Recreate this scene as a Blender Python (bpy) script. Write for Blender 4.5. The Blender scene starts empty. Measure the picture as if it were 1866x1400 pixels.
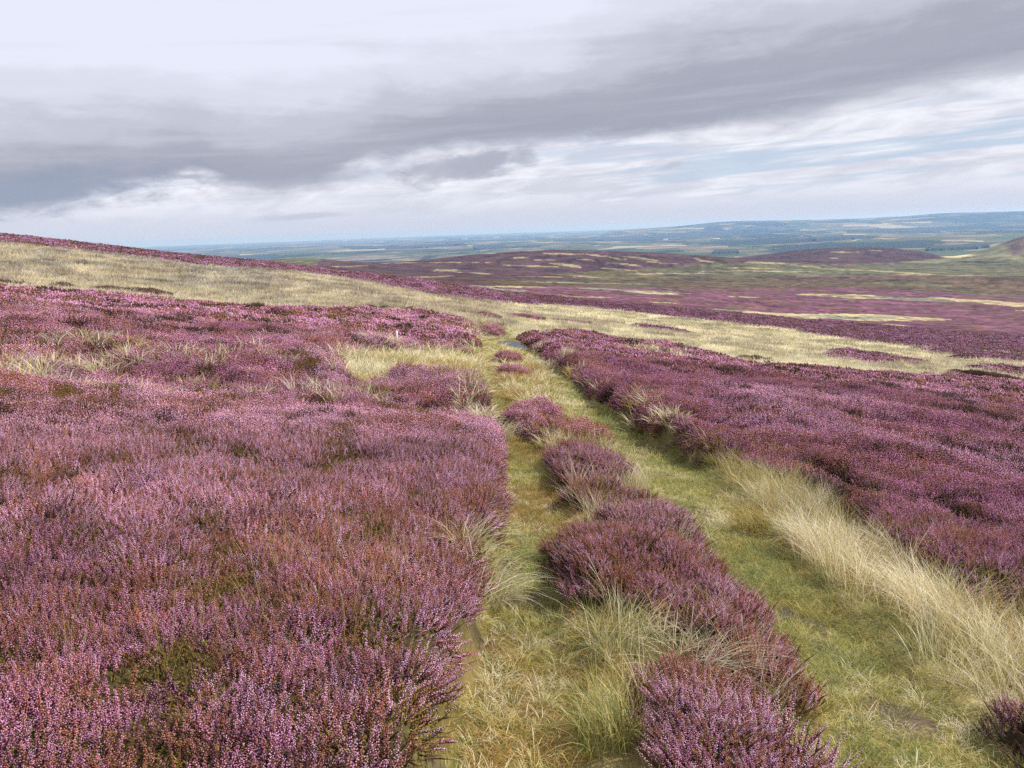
import bpy, math, random
import numpy as np
from mathutils import Matrix, Vector
random.seed(7); rng = np.random.default_rng(7)
sc = bpy.context.scene
R_ = math.radians

# ------------------------------------------------------------------ camera
FPX = 1400.0; CX, CY = 933.0, 700.0
PITCH = math.atan(281/FPX); ROLL = math.atan(0.036)
EYE = 1.65
fwd = np.array([0, math.cos(PITCH), -math.sin(PITCH)])
upv = np.array([0, math.sin(PITCH), math.cos(PITCH)])
xv = np.array([1.0, 0, 0])
right = math.cos(ROLL)*xv - math.sin(ROLL)*upv
up = math.sin(ROLL)*xv + math.cos(ROLL)*upv
def ray(px, py):
    d = fwd + right*(px-CX)/FPX - up*(py-CY)/FPX
    h = math.hypot(d[0], d[1])
    return math.atan2(d[0], d[1]), d[2]/h          # azimuth (0 = +Y, + = right), tan elevation
cam = bpy.data.cameras.new('camera'); co = bpy.data.objects.new('camera', cam); sc.collection.objects.link(co)
cam.sensor_width = 36; cam.lens = FPX/1866*36; cam.clip_start = 0.05; cam.clip_end = 200000
M = Matrix((tuple(right), tuple(up), tuple(-fwd))).transposed().to_4x4()
co.matrix_world = M
sc.camera = co

# ------------------------------------------------------------------ noise
def _h(ix, iy, seed):
    n = (ix.astype(np.int64)*374761393 + iy.astype(np.int64)*668265263 + seed*974711) & 0xffffffff
    n = ((n ^ (n >> 13))*1274126177) & 0xffffffff
    n = (n ^ (n >> 16)) & 0xffffffff
    n = (n*2246822519) & 0xffffffff
    return ((n ^ (n >> 15)) & 0xffffff)/float(0xffffff)
def vnoise(x, y, seed=0):
    ix = np.floor(x); iy = np.floor(y); fx = x-ix; fy = y-iy
    fx = fx*fx*fx*(fx*(fx*6-15)+10); fy = fy*fy*fy*(fy*(fy*6-15)+10)
    a = _h(ix, iy, seed); b = _h(ix+1, iy, seed); c = _h(ix, iy+1, seed); d = _h(ix+1, iy+1, seed)
    return a+(b-a)*fx+(c-a)*fy+(a-b-c+d)*fx*fy
def fbm(x, y, seed=0, o=4):
    s = 0; a = .5; t = 0
    for k in range(o):
        s = s+a*vnoise(x*2**k+17.3*k, y*2**k-9.1*k, seed+k*31); t += a; a *= .5
    return s/t
def sst(e0, e1, x):
    t = np.clip((x-e0)/(e1-e0), 0, 1); return t*t*(3-2*t)

# ------------------------------------------------------------------ terrain: eye-relative slope table
AMAX = R_(60); DA = R_(0.1); AG = np.arange(-AMAX, AMAX+DA/2, DA)
L0, L1, DL = math.log(0.6), math.log(70000), 0.0125
LG = np.arange(L0, L1+DL, DL)
GX, GY = -0.138, -0.10
def gpl(a): return GX*np.sin(a)+GY*np.cos(a)
rings = [
 (60,  [(0,492),(150,504),(300,516),(450,530),(600,544),(700,556),(800,570),(933,592),(1100,614),(1250,631),(1400,647),(1550,665),(1700,681),(1866,697)]),
 (100, [(0,452),(150,466),(300,483),(450,500),(600,520),(700,535),(800,550),(933,573),(1100,593),(1250,608),(1400,624),(1550,640),(1700,655),(1866,668)]),
 (160, [(0,434),(150,452),(300,468),(450,484),(600,504),(700,517),(800,533),(933,556),(1100,572),(1250,588),(1400,602),(1550,618),(1700,632),(1866,645)]),
 (240, [(0,429),(150,447),(262,459),(375,471),(487,481),(562,490),(700,504),(800,517),(933,541),(1100,558),(1250,572),(1400,586),(1550,600),(1700,612),(1866,622)]),
 (400, [(0,470),(150,480),(300,490),(450,500),(600,510),(700,516),(800,523),(933,529),(1100,543),(1250,554),(1400,566),(1550,578),(1700,588),(1866,596)]),
 (700, [(0,500),(300,508),(600,508),(700,510),(800,512),(933,515),(1100,527),(1250,535),(1400,543),(1550,550),(1700,556),(1866,560)]),
 (1200,[(0,500),(300,498),(450,494),(600,498),(700,502),(800,505),(933,506),(1100,514),(1250,519),(1400,524),(1550,527),(1700,530),(1866,532)]),
 (1800,[(0,495),(150,490),(300,486),(450,482),(600,487),(700,491),(800,492),(933,490),(1100,494),(1250,501),(1400,506),(1550,508),(1700,507),(1866,505)]),
 (2600,[(0,490),(300,480),(450,478),(500,474),(550,471),(590,474),(630,478),(714,479),(800,471),(886,462),(1000,455),(1100,457),(1223,463),(1305,469),(1400,476),(1550,484),(1700,488),(1866,488)]),
 (3400,[(0,488),(300,480),(450,478),(600,481),(700,484),(800,480),(933,470),(1100,468),(1250,472),(1363,475),(1450,470),(1550,468),(1700,478),(1866,470)]),
 (4400,[(0,486),(300,478),(450,478),(600,480),(700,482),(800,478),(933,470),(1100,470),(1300,472),(1363,467),(1449,456),(1510,452),(1592,450),(1675,457),(1724,469),(1777,463),(1831,441),(1866,430),(2000,400)]),
 (6200,[(0,482),(600,478),(933,478),(1100,474),(1300,474),(1600,468),(1700,470),(1777,466),(1831,455),(1866,450),(2000,440)]),
]
FAR = [(9000, -300), (13000, -300), (19000, -300)]
far_ridge = (27000, [(1100,422),(1231,413),(1305,405),(1346,403),(1469,401),(1551,399),(1654,394),(1716,388.5),(1866,385),(2100,380)])
knots_l = []; knots_t = []
for r in (6, 10, 16, 24, 34):
    knots_l.append(math.log(r)); knots_t.append(-EYE/r+gpl(AG))
def smooth_a(v, sig):
    n = int(sig*4)+1; k = np.exp(-.5*(np.arange(-n, n+1)/sig)**2); k /= k.sum()
    return np.convolve(np.pad(v, n, mode='edge'), k, mode='valid')
for r, pts in rings:
    az = []; tt = []
    for p in pts:
        a, t = ray(*p); az.append(a); tt.append(t)
    v = np.interp(AG, az, tt)
    if r <= 160:                                     # outside the photograph carry the near plane on
        m = AG > az[-1]; v[m] = tt[-1]+(gpl(AG[m])-gpl(az[-1]))*.7
        m = AG < az[0]; v[m] = tt[0]+(gpl(AG[m])-gpl(az[0]))*.3
    knots_l.append(math.log(r)); knots_t.append(smooth_a(v, 6 if r < 2000 else 3.5))
for r, z in FAR:
    knots_l.append(math.log(r)); knots_t.append(np.full(len(AG), z/r))
az, tt = zip(*[ray(*p) for p in far_ridge[1]])
base = -300/27000
v = np.interp(AG, az, tt); v[AG < az[0]] = base
v = np.maximum(v, base); knots_l.append(math.log(27000)); knots_t.append(smooth_a(v, 4))
for r in (36000, 50000, 75000):
    knots_l.append(math.log(r)); knots_t.append(np.full(len(AG), -310/r))
KL = np.array(knots_l); KT = np.array(knots_t)
def pchip(xk, yk, x):
    h = np.diff(xk)[:, None]; d = np.diff(yk, axis=0)/h
    m = np.zeros_like(yk)
    s = (d[1:]*d[:-1]) > 0
    w1 = 2*h[1:]+h[:-1]; w2 = h[1:]+2*h[:-1]
    with np.errstate(divide='ignore', invalid='ignore'):
        hm = (w1+w2)/(w1/d[:-1]+w2/d[1:])
    m[1:-1] = np.where(s, hm, 0); m[0] = d[0]; m[-1] = d[-1]
    i = np.clip(np.searchsorted(xk, x, side='right')-1, 0, len(xk)-2)
    H = (xk[i+1]-xk[i])[:, None]; t = ((x-xk[i])[:, None])/H
    return ((1+2*t)*(1-t)**2)*yk[i]+t*(1-t)**2*H*m[i]+t*t*(3-2*t)*yk[i+1]+t*t*(t-1)*H*m[i+1]
TT = pchip(KL, KT, LG)                                # [ring, azimuth]
RG = np.exp(LG)
near = (-EYE/RG)[:, None]+gpl(AG)[None, :]
w = sst(math.log(18), math.log(30), LG)[:, None]
TT = near*(1-w)+TT*w
AA, LL = np.meshgrid(AG, LG); RR = np.exp(LL)
PX, PY = RR*np.sin(AA), RR*np.cos(AA)
# undulation of moor and plain
und = (fbm(PX/900, PY/900, 3, 5)-.5)*sst(500, 1500, RR)*(1-sst(5000, 7000, RR))*14
und += (fbm(PX/40, PY/40, 4, 3)-.5)*sst(30, 120, RR)*(1-sst(1000, 2000, RR))*np.minimum(RR*.006, 1.6)
und += (fbm(PX/2600, PY/2600, 5, 4)-.5)*sst(7000, 10000, RR)*(1-sst(22000, 26000, RR))*110
und += (fbm(PX/5200, PY/5200, 6, 4)-.5)*sst(27500, 34000, RR)*90
TT = TT+und/RR
ZB = TT*RR

def W(px, py, h=0.0, cap=None):
    """azimuth and log-distance where the photograph's ray meets the ground (raised by h)"""
    a, t = ray(px, py)
    f = np.clip((a+AMAX)/DA, 0, len(AG)-1.001); i = int(f); f -= i
    col = TT[:, i]*(1-f)+TT[:, i+1]*f+h/RG
    ok = np.nonzero((col >= t) & (LG > 0.1))[0]
    k = ok[0] if len(ok) else len(LG)-1
    l = LG[k]
    if k > 0 and len(ok) and col[k] > col[k-1]: l = LG[k-1]+DL*(t-col[k-1])/(col[k]-col[k-1])
    if cap: l = min(l, math.log(cap))
    return a, l
def WX(px, py, h=0.0):
    a, l = W(px, py, h); r = math.exp(l); return r*math.sin(a), r*math.cos(a)

# edge roughness, self-similar with distance
WA = AA+(fbm(AA*26, LL*26, 11, 4)-.5)*.055; WL = LL+(fbm(AA*26, LL*26, 12, 4)-.5)*.07
def poly(pts, cap=None, h=0.0, warp=1.0):
    q = [W(p[0], p[1], p[2] if len(p) > 2 else h, cap) for p in pts]
    qa = np.array([p[0] for p in q]); ql = np.array([p[1] for p in q])
    m = np.zeros(AA.shape, bool)
    i0 = max(0, int((qa.min()+AMAX)/DA)-20); i1 = min(len(AG), int((qa.max()+AMAX)/DA)+20)
    j0 = max(0, int((ql.min()-L0)/DL)-8); j1 = min(len(LG), int((ql.max()-L0)/DL)+8)
    xa = (AA+(WA-AA)*warp)[j0:j1, i0:i1]; ya = (LL+(WL-LL)*warp)[j0:j1, i0:i1]
    c = np.zeros(xa.shape, bool); n = len(q)
    for k in range(n):
        x1, y1, x2, y2 = qa[k], ql[k], qa[(k+1) % n], ql[(k+1) % n]
        if y1 == y2: continue
        cr = ((y1 > ya) != (y2 > ya)) & (xa < (x2-x1)*(ya-y1)/(y2-y1)+x1)
        c ^= cr
    m[j0:j1, i0:i1] = c
    return m
def blur(m, n=2):
    m = m.astype(float)
    for _ in range(n):
        m[1:-1, :] = (m[:-2, :]+2*m[1:-1, :]+m[2:, :])/4
        m[:, 1:-1] = (m[:, :-2]+2*m[:, 1:-1]+m[:, 2:])/4
    return m
def lens(x0, x1, y0, y1, th):                         # long tapering strip on the moor
    n = 9; a = []; b = []
    for k in range(n+1):
        s = k/n; x = x0+(x1-x0)*s; y = y0+(y1-y0)*s; t = th*(math.sin(math.pi*s)**.45+.05)/2
        a.append((x+_lr.uniform(-.03, .03)*(x1-x0), y-t*_lr.uniform(.5, 1.2))); b.append((x+_lr.uniform(-.03, .03)*(x1-x0), y+t*_lr.uniform(.5, 1.2)))
    return a+b[::-1]

HH = .28
_lr = random.Random(5)
L_low = poly([(-700,2600),(860,2400),(876,1400),(862,1330),(864,1200),(862,1115),(885,1085),(900,1010),(938,960),(938,880),(918,830),(908,780),(893,735),
              (880,705,HH),(840,684,HH),(780,676,HH),(720,688,HH),(660,694,HH),(600,668,HH),(450,640,HH),(300,640,HH),(0,660,HH),(-700,700,HH)])
L_up = poly([(-700,760),(0,720),(300,705),(600,690),(650,655),(760,655),(850,662),(868,640),(860,600),(845,585,HH),(800,572,HH),(740,568,HH),(600,562,HH),(420,556,HH),
             (300,545,HH),(160,530,HH),(0,520,HH),(-700,470,HH)], cap=120)
Rh = poly([(2600,1500),(1900,1160),(1760,1100),(1680,1075),(1590,1010),(1560,955),(1440,900),(1330,862),(1200,832),(1150,785),(1095,755),(1045,712),(1035,690),
           (975,648),(952,628),(968,608,HH),(1010,605,HH),(1060,606,HH),(1150,622,HH),(1250,636,HH),(1330,652,HH),(1430,670,HH),(1550,678,HH),(1700,686,HH),(1800,688,HH),(1900,698,HH),(2600,750,HH)])
isl = [[(1150,594),(1260,610),(1258,613),(1150,600)],
       [(1490,645),(1540,642),(1620,652),(1690,668),(1640,672),(1560,668),(1500,655)],
       [(1668,638),(1750,641),(1866,652),(2000,662),(2000,672),(1866,666),(1760,660)],
       [(1755,676),(1830,673),(2000,690),(2000,708),(1866,696)],
       [(1165,628),(1290,650),(1330,660),(1260,655)]]
H = L_low | L_up | Rh
for p in isl: H |= poly(p)
# grassy openings inside the left heather
G1 = poly([(612,668),(660,655),(760,650),(868,655),(872,692),(840,682,HH),(780,676,HH),(720,688,HH),(655,692,HH)])
H &= ~G1
mixg = np.zeros(AA.shape)                              # places where long grass pokes through the heather
def ell(px, py, ax, ay, amp, h=0.1):
    a0, l0 = W(px, py, h); a1, _ = W(px+ax, py, h); _, l1 = W(px, py+ay, h); _, l2 = W(px, py-ay, h)
    sl = np.where(LL > l0, max(l2-l0, .02), max(l0-l1, .02))
    d = ((AA-a0)/(a1-a0))**2+((LL-l0)/sl)**2
    return amp*np.exp(-d*1.2)
for e in [(60,692,100,16,.5),(165,655,40,11,.4),(330,680,130,12,.18),(520,675,110,14,.20),(700,645,80,10,.2),(620,735,70,16,.15),
          (1330,880,120,25,.5),(1010,690,30,16,.5),(640,1110,170,60,.5),(480,1300,260,90,.4),(740,1180,90,70,.5),(200,1320,200,90,.25),
          (1480,930,120,30,.35),(1700,1060,140,30,.4),(1190,650,60,8,.3),(860,745,35,30,.5),(1230,800,40,20,.4),(1150,770,40,20,.5),(250,720,250,14,.12),(790,1330,90,60,.2)]:
    mixg = np.maximum(mixg, ell(*e))
# upper heather on the skyline and mid moor
Hsky = poly([(-800,450),(0,446),(150,461),(225,469),(330,484),(450,492),(562,501),(640,511),(700,524),(800,542),(900,553),(1000,559),(1100,566),(1180,575),(1300,588),(1450,606),(1600,628),(1700,640),(1866,652),
             (2600,700),(2600,380),(1866,380),(0,380),(-800,380)], cap=3200)
Hsky &= LL > math.log(70)
H_far = Hsky
STR = ~(H | Hsky)
# wheel tracks
def track(pts, half):
    P = np.array([WX(*p) for p in pts]); P = np.vstack([P[0]+(P[0]-P[1])/np.hypot(*(P[0]-P[1]))*2.2, P])
    m = RR < 110; x = PX[m]; y = PY[m]; d = np.full(x.shape, 1e9)
    for k in range(len(P)-1):
        a, b = P[k], P[k+1]; ab = b-a; t = np.clip(((x-a[0])*ab[0]+(y-a[1])*ab[1])/(ab@ab), 0, 1)
        d = np.minimum(d, np.hypot(x-a[0]-ab[0]*t, y-a[1]-ab[1]*t))
    o = np.full(AA.shape, 1e3); o[m] = d/half; return o
T_left = [(930,1400),(940,1250),(950,1120),(968,1020),(975,940),(968,880),(950,820),(925,770),(900,720),(889,680),(885,640),(884,612),(870,585)]
T_right = [(1690,1400),(1570,1260),(1455,1130),(1355,1010),(1265,895),(1190,828),(1120,780),(1072,742),(1035,705),(985,662),(948,632),(915,600)]
dl = track(T_left, .27); dr = track(T_right, .36)
wob = (fbm(PX*2.1, PY*2.1, 21, 3)-.5)*.8
TL = 1-sst(.7, 1.35, dl+wob); TR = 1-sst(.7, 1.45, dr+wob)
TRK = np.maximum(TL, TR)
Hs = blur(H, 2)
Hs *= 1-TRK*(RR < 100)
Hs *= 1-.0*mixg
# pool
pa, pl = W(938, 629); pr = math.exp(pl); POOL = (pr*math.sin(pa), pr*math.cos(pa))
ur = np.array([math.sin(pa-.25), math.cos(pa-.25)]); ut = np.array([ur[1], -ur[0]])
dx, dy = PX-POOL[0], PY-POOL[1]
pd = np.hypot((dx*ut[0]+dy*ut[1])/.62, (dx*ur[0]+dy*ur[1])/1.75)+(fbm(PX*2, PY*2, 31, 2)-.5)*.45
POOLM = 1-sst(.85, 1.25, pd)
iz = int((pl-L0)/DL); ia = int((pa+AMAX)/DA); Z_POOL = ZB[iz, ia]-.10
# surface
hum = .26+(.05+.15*sst(3.5, 9, RR))*(fbm(PX*1.1, PY*1.1, 41, 3)-.35)+.07*(fbm(PX*4, PY*4, 42, 2)-.5)
lowamp = .50*(fbm(PX/3.2, PY/3.2, 43, 3)-.5)
Z = ZB+Hs*np.maximum(hum+lowamp*sst(4, 12, RR), .08)*(1-sst(150, 260, RR))
Z = Z+(fbm(PX*1.6, PY*1.6, 44, 3)-.5)*.10*(1-Hs)*(1-sst(60, 90, RR))-.07*TRK*(1-sst(60, 90, RR))
Z = Z+.5*(fbm(PX/1.8, PY/1.8, 45, 3)-.3)*blur(Hsky, 1)*sst(80, 120, RR)*(1-sst(900, 1500, RR))
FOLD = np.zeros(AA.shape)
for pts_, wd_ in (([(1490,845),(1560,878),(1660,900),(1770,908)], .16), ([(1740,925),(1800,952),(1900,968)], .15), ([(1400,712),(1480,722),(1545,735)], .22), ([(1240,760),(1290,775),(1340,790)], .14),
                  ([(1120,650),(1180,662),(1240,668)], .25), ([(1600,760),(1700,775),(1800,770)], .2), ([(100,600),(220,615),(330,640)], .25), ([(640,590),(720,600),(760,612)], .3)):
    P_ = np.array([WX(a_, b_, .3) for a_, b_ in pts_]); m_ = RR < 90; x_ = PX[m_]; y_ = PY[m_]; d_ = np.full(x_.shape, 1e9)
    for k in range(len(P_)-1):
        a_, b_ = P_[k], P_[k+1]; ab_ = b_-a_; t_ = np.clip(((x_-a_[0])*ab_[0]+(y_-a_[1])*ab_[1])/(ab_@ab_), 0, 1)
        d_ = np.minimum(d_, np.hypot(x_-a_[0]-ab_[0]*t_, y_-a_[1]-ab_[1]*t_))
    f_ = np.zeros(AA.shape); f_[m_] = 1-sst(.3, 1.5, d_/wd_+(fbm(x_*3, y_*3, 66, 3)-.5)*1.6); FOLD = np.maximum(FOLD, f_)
Z = Z-.24*FOLD*Hs
rim = (1-sst(1.2, 2.2, pd))
Z = np.where(pd < 2.2, np.maximum(Z, (Z_POOL+.03)*rim+Z*(1-rim)), Z)
Z = Z*(1-POOLM)+np.minimum(Z, Z_POOL-.12)*POOLM
def smp(F, x, y):
    a = np.arctan2(x, y); l = np.log(np.maximum(np.hypot(x, y), .61))
    fa = np.clip((a+AMAX)/DA, 0, len(AG)-1.001); fl = np.clip((l-L0)/DL, 0, len(LG)-1.001)
    i = fa.astype(int); j = fl.astype(int); fa = fa-i; fl = fl-j
    return (F[j, i]*(1-fa)+F[j, i+1]*fa)*(1-fl)+(F[j+1, i]*(1-fa)+F[j+1, i+1]*fa)*fl

# ------------------------------------------------------------------ mesh + material helpers
def tag(o, label=None, cat=None, group=None, kind=None):
    if label: o['label'] = label
    if cat: o['category'] = cat
    if group: o['group'] = group
    if kind: o['kind'] = kind
    return o
def mesh(name, V, F, C=None, smooth=False, mat=None):
    me = bpy.data.meshes.new(name); V = np.asarray(V, np.float32); F = np.asarray(F, np.int32)
    k = F.shape[1] if len(F) else 3
    me.vertices.add(len(V)); me.vertices.foreach_set('co', V.ravel())
    if len(F):
        me.loops.add(F.size); me.loops.foreach_set('vertex_index', F.ravel())
        me.polygons.add(len(F)); me.polygons.foreach_set('loop_start', np.arange(0, F.size, k, dtype=np.int32))
        if smooth: me.polygons.foreach_set('use_smooth', np.ones(len(F), bool))
    if C is not None:
        C = np.asarray(C, np.float32)
        at = me.attributes.new('Col', 'FLOAT_COLOR', 'POINT')
        at.data.foreach_set('color', np.hstack([C, np.ones((len(C), 1), np.float32)]).ravel())
    me.update(calc_edges=True); me.validate()
    if mat: me.materials.append(mat)
    return me
def link(name, me):
    o = bpy.data.objects.new(name, me); sc.collection.objects.link(o); return o
def newmat(name):
    m = bpy.data.materials.new(name); m.use_nodes = True; nt = m.node_tree; nt.nodes.clear(); return m, nt
def N(nt, t, **kw):
    n = nt.nodes.new(t)
    for k, v in kw.items():
        if k in n.inputs.keys() if isinstance(k, str) else False: n.inputs[k].default_value = v
        else: setattr(n, k, v)
    return n
def mathn(nt, op, a, b=None, c=None, clamp=False):
    n = nt.nodes.new('ShaderNodeMath'); n.operation = op; n.use_clamp = clamp
    for k, v in enumerate((a, b, c)):
        if v is None: continue
        if isinstance(v, (int, float)): n.inputs[k].default_value = v
        else: nt.links.new(v, n.inputs[k])
    return n.outputs[0]
def mixc(nt, f, a, b, mode='MIX'):
    n = nt.nodes.new('ShaderNodeMix'); n.data_type = 'RGBA'; n.blend_type = mode; n.clamp_factor = True
    for s, v in ((0, f), (6, a), (7, b)):
        if isinstance(v, (int, float)): n.inputs[s].default_value = v
        elif isinstance(v, tuple): n.inputs[s].default_value = (*v, 1)
        else: nt.links.new(v, n.inputs[s])
    return n.outputs[2]
def plant_mat(name, inst, transl=.3, rough=.6, spec=.25):
    m, nt = newmat(name); L = nt.links.new
    at = N(nt, 'ShaderNodeAttribute', attribute_name='Col'); col = at.outputs['Color']
    if inst:
        ti = N(nt, 'ShaderNodeAttribute', attribute_name='tint', attribute_type='INSTANCER')
        col = mixc(nt, 1.0, col, ti.outputs['Color'], 'MULTIPLY')
    p = N(nt, 'ShaderNodeBsdfPrincipled'); L(col, p.inputs['Base Color'])
    p.inputs['Roughness'].default_value = rough; p.inputs['Specular IOR Level'].default_value = spec
    t = N(nt, 'ShaderNodeBsdfTranslucent'); L(col, t.inputs['Color'])
    mx = N(nt, 'ShaderNodeMixShader'); mx.inputs[0].default_value = transl
    L(p.outputs[0], mx.inputs[1]); L(t.outputs[0], mx.inputs[2])
    o = N(nt, 'ShaderNodeOutputMaterial'); L(mx.outputs[0], o.inputs['Surface'])
    return m
M_heath_i = plant_mat('heather_sprigs', True, .22); M_heath = plant_mat('heather_bush_sprigs', False, .22)
M_grass_i = plant_mat('grass_blades', True, .32, .5, .35); M_grass = plant_mat('tussock_blades', False, .32, .5, .35)

# ------------------------------------------------------------------ terrain sheets
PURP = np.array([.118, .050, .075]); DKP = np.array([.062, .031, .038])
STRAW = np.array([.52, .43, .23]); GREY = np.array([.27, .27, .19]); OLIVE = np.array([.085, .075, .032])
GREEN = np.array([.11, .14, .04]); LGREEN = np.array([.105, .108, .052])
COL = np.empty(AA.shape+(3,))
fn1 = fbm(PX/3, PY/3, 51, 4)[..., None]; fn2 = fbm(AA*60, LL*25, 52, 4)[..., None]; fn3 = fbm(PX*5, PY*5, 53, 3)[..., None]
COL[:] = STRAW*(.75+.5*fn1)*.9
COL = np.where((RR < 60)[..., None], np.array([.24, .20, .085])*(.6+.8*fn3), COL)
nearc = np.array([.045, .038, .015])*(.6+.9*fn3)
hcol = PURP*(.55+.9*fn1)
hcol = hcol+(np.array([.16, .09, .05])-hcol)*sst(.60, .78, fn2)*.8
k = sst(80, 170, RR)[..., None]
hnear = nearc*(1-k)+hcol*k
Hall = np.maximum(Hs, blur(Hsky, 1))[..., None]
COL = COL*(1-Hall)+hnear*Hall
tk = (TRK*(RR < 110))[..., None]
turf = np.array([.165, .150, .045])*(.6+.8*fn3)
turf = turf+(np.array([.20, .115, .035])-turf)*sst(.5, .75, fbm(PX*1.3, PY*1.3, 55, 3))[..., None]*.6
turf = turf+(np.array([.10, .075, .05])-turf)*sst(.68, .78, fbm(PX*3, PY*3, 56, 3))[..., None]
COL = COL*(1-tk)+turf*tk
PEAT = np.maximum(ell(942,782,24,13,1.3), ell(880,1118,40,22,.9))
PEAT = np.clip(PEAT*sst(.25, .55, fbm(PX*6, PY*6, 67, 3))*(RR < 20), 0, 1)
COL = COL*(1-PEAT[..., None])+np.array([.055, .038, .026])*(.6+.8*fn3)*PEAT[..., None]
def paint(pts, c, var=.35, soft=1, op=1.0, h=0.0, warp=.35, noise=fn1):
    global COL
    m = blur(poly(pts, h=h, warp=warp), soft)[..., None]*op
    COL = COL*(1-m)+np.array(c)*(1-var/2+var*noise)*m
far = (RR > 900)[..., None]
# grey brash on the left straw band
greyf = (sst(.42, .60, fbm(AA*16+LL*3, LL*14, 61, 4))*ell(330,500,380,40,1.0))
greyf = np.maximum(greyf, ell(420,500,200,22,.9)*sst(.35, .5, fbm(AA*30, LL*20, 62, 3)))
greyf *= (RR > 30)*(RR < 400)
COL = COL+(GREY-COL)*np.clip(greyf, 0, 1)[..., None]*(1-Hall)
# cloud shadow on the mid hill, put into its colour as darker purple
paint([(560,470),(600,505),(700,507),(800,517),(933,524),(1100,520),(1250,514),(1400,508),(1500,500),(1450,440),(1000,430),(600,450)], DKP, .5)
paint([(860,512),(1000,510),(1150,506),(1350,503),(1600,505),(1900,500),(1900,540),(1700,528),(1500,524),(1300,528),(1100,524),(933,519)], OLIVE*np.array([.95,.8,1.0]), .6, 2, .85)
paint([(1380,500),(1500,486),(1640,478),(1700,468),(1770,468),(1775,440),(1850,395),(2100,330),(2100,512),(1600,503)], LGREEN*.8, .4, 2, .9)
paint([(1150,492),(1300,480),(1420,478),(1560,484),(1650,495),(1500,503),(1250,503)], LGREEN*.8, .4, 2, .8)
paint([(1000,500),(1120,490),(1200,500),(1260,507),(1100,512)], OLIVE*1.1, .4, 1, .8)
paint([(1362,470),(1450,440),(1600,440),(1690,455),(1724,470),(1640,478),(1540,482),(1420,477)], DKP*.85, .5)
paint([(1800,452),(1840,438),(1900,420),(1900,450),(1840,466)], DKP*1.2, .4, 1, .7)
paint([(495,487),(497,460),(560,460),(585,476),(560,486)], LGREEN*.8, .3)
for x0, x1, y0, y1, th in [(736,825,507,503,3),(782,848,479,478,2.2),(880,905,462,461,3.5),(905,1000,458,455,3),(928,965,470,470,3.5),(912,1020,483,486,2.5),
    (862,893,478,479,1.8),(785,840,494,492,4),(800,838,490,497,2.5),(848,900,497,500,2.2),(1000,1060,480,487,6),(985,1075,463,464,2.5),(1070,1145,463,475,4.5),
    (1140,1200,468,474,3.5),(1085,1170,487,494,2.5),(1020,1106,500,507,3),(925,1060,504,505,1.6),(1100,1180,478,486,3),(1220,1262,460,462,2.5),(1255,1320,470,482,3),
    (1350,1430,478,480,3.5),(1300,1420,487,490,2.5),(1440,1500,483,487,3),(1140,1300,500,498,3),(1270,1390,495,493,2.6),(1350,1500,494,496,2.6),(1480,1640,489,496,3),
    (1510,1560,460,459,2.5),(1582,1610,456,457,2),(1505,1530,471,470,2),(690,760,480,479,1.4),(600,670,487,484,1.6),(1180,1240,478,481,3),(960,1010,473,474,2),(1030,1090,472,476,2.5),
    (1560,1700,492,500,3),(1620,1800,500,503,2.4)]:
    paint(lens(x0, x1, y0, y1, th), STRAW*.46, .35, 0, .9)
for x0, x1, y0, y1, th, c in [(790,965,521,531,8,GREY),(875,1000,522,524,3,STRAW*.9),(950,1180,514,518,3,GREY*.9),(1045,1260,525,535,4,GREY),(1140,1240,532,537,3,STRAW),
    (950,1070,542,549,4,STRAW),(985,1050,549,556,3,STRAW),(1000,1120,540,543,2,STRAW*.8),(1185,1240,551,554,2.6,STRAW),(1335,1390,541,543,2.5,STRAW*.9),
    (1170,1400,564,570,8,GREY*.9),(1185,1330,566,570,5,STRAW*.85),(1270,1730,570,584,11,STRAW),(1450,1640,576,581,7,GREY*1.1),(1445,1700,537,546,7,STRAW*.95),(1560,1760,541,549,6,GREY*.9),
    (1700,1920,542,562,8,STRAW*.9),(1720,1900,531,545,5,LGREEN),(1760,1920,548,556,3,STRAW*.8),(1580,1740,515,521,5,LGREEN*1.3),(1120,1200,520,522,2.5,LGREEN),(1600,1650,592,594,3,STRAW*.8),
    (1640,1800,528,533,4,OLIVE*1.2),(1200,1420,508,512,4,LGREEN*.8),(1300,1400,516,519,3,OLIVE*1.3),(1850,1920,566,570,3,STRAW*.9),(1040,1130,560,565,3,PURP*.9),(1080,1150,566,571,3,PURP*.9)]:
    paint(lens(x0, x1, y0, y1, th), np.asarray(c)*np.array([.66,.68,.70]), .45, 0, .92)
for x0, x1, y0, y1, th in [(300,430,484,496,5),(420,500,490,499,5),(560,720,500,524,2.5),(640,760,508,530,2)]:
    paint(lens(x0, x1, y0, y1, th), STRAW*.95, .3, 1, .8)
for x0, x1, y0, y1, th in [(1730,1840,477,479,3.5),(1440,1600,538,541,1.6),(1860,1920,468,466,8)]:
    paint(lens(x0, x1, y0, y1, th), (.035,.035,.03), .3, 1, .9)

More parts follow.
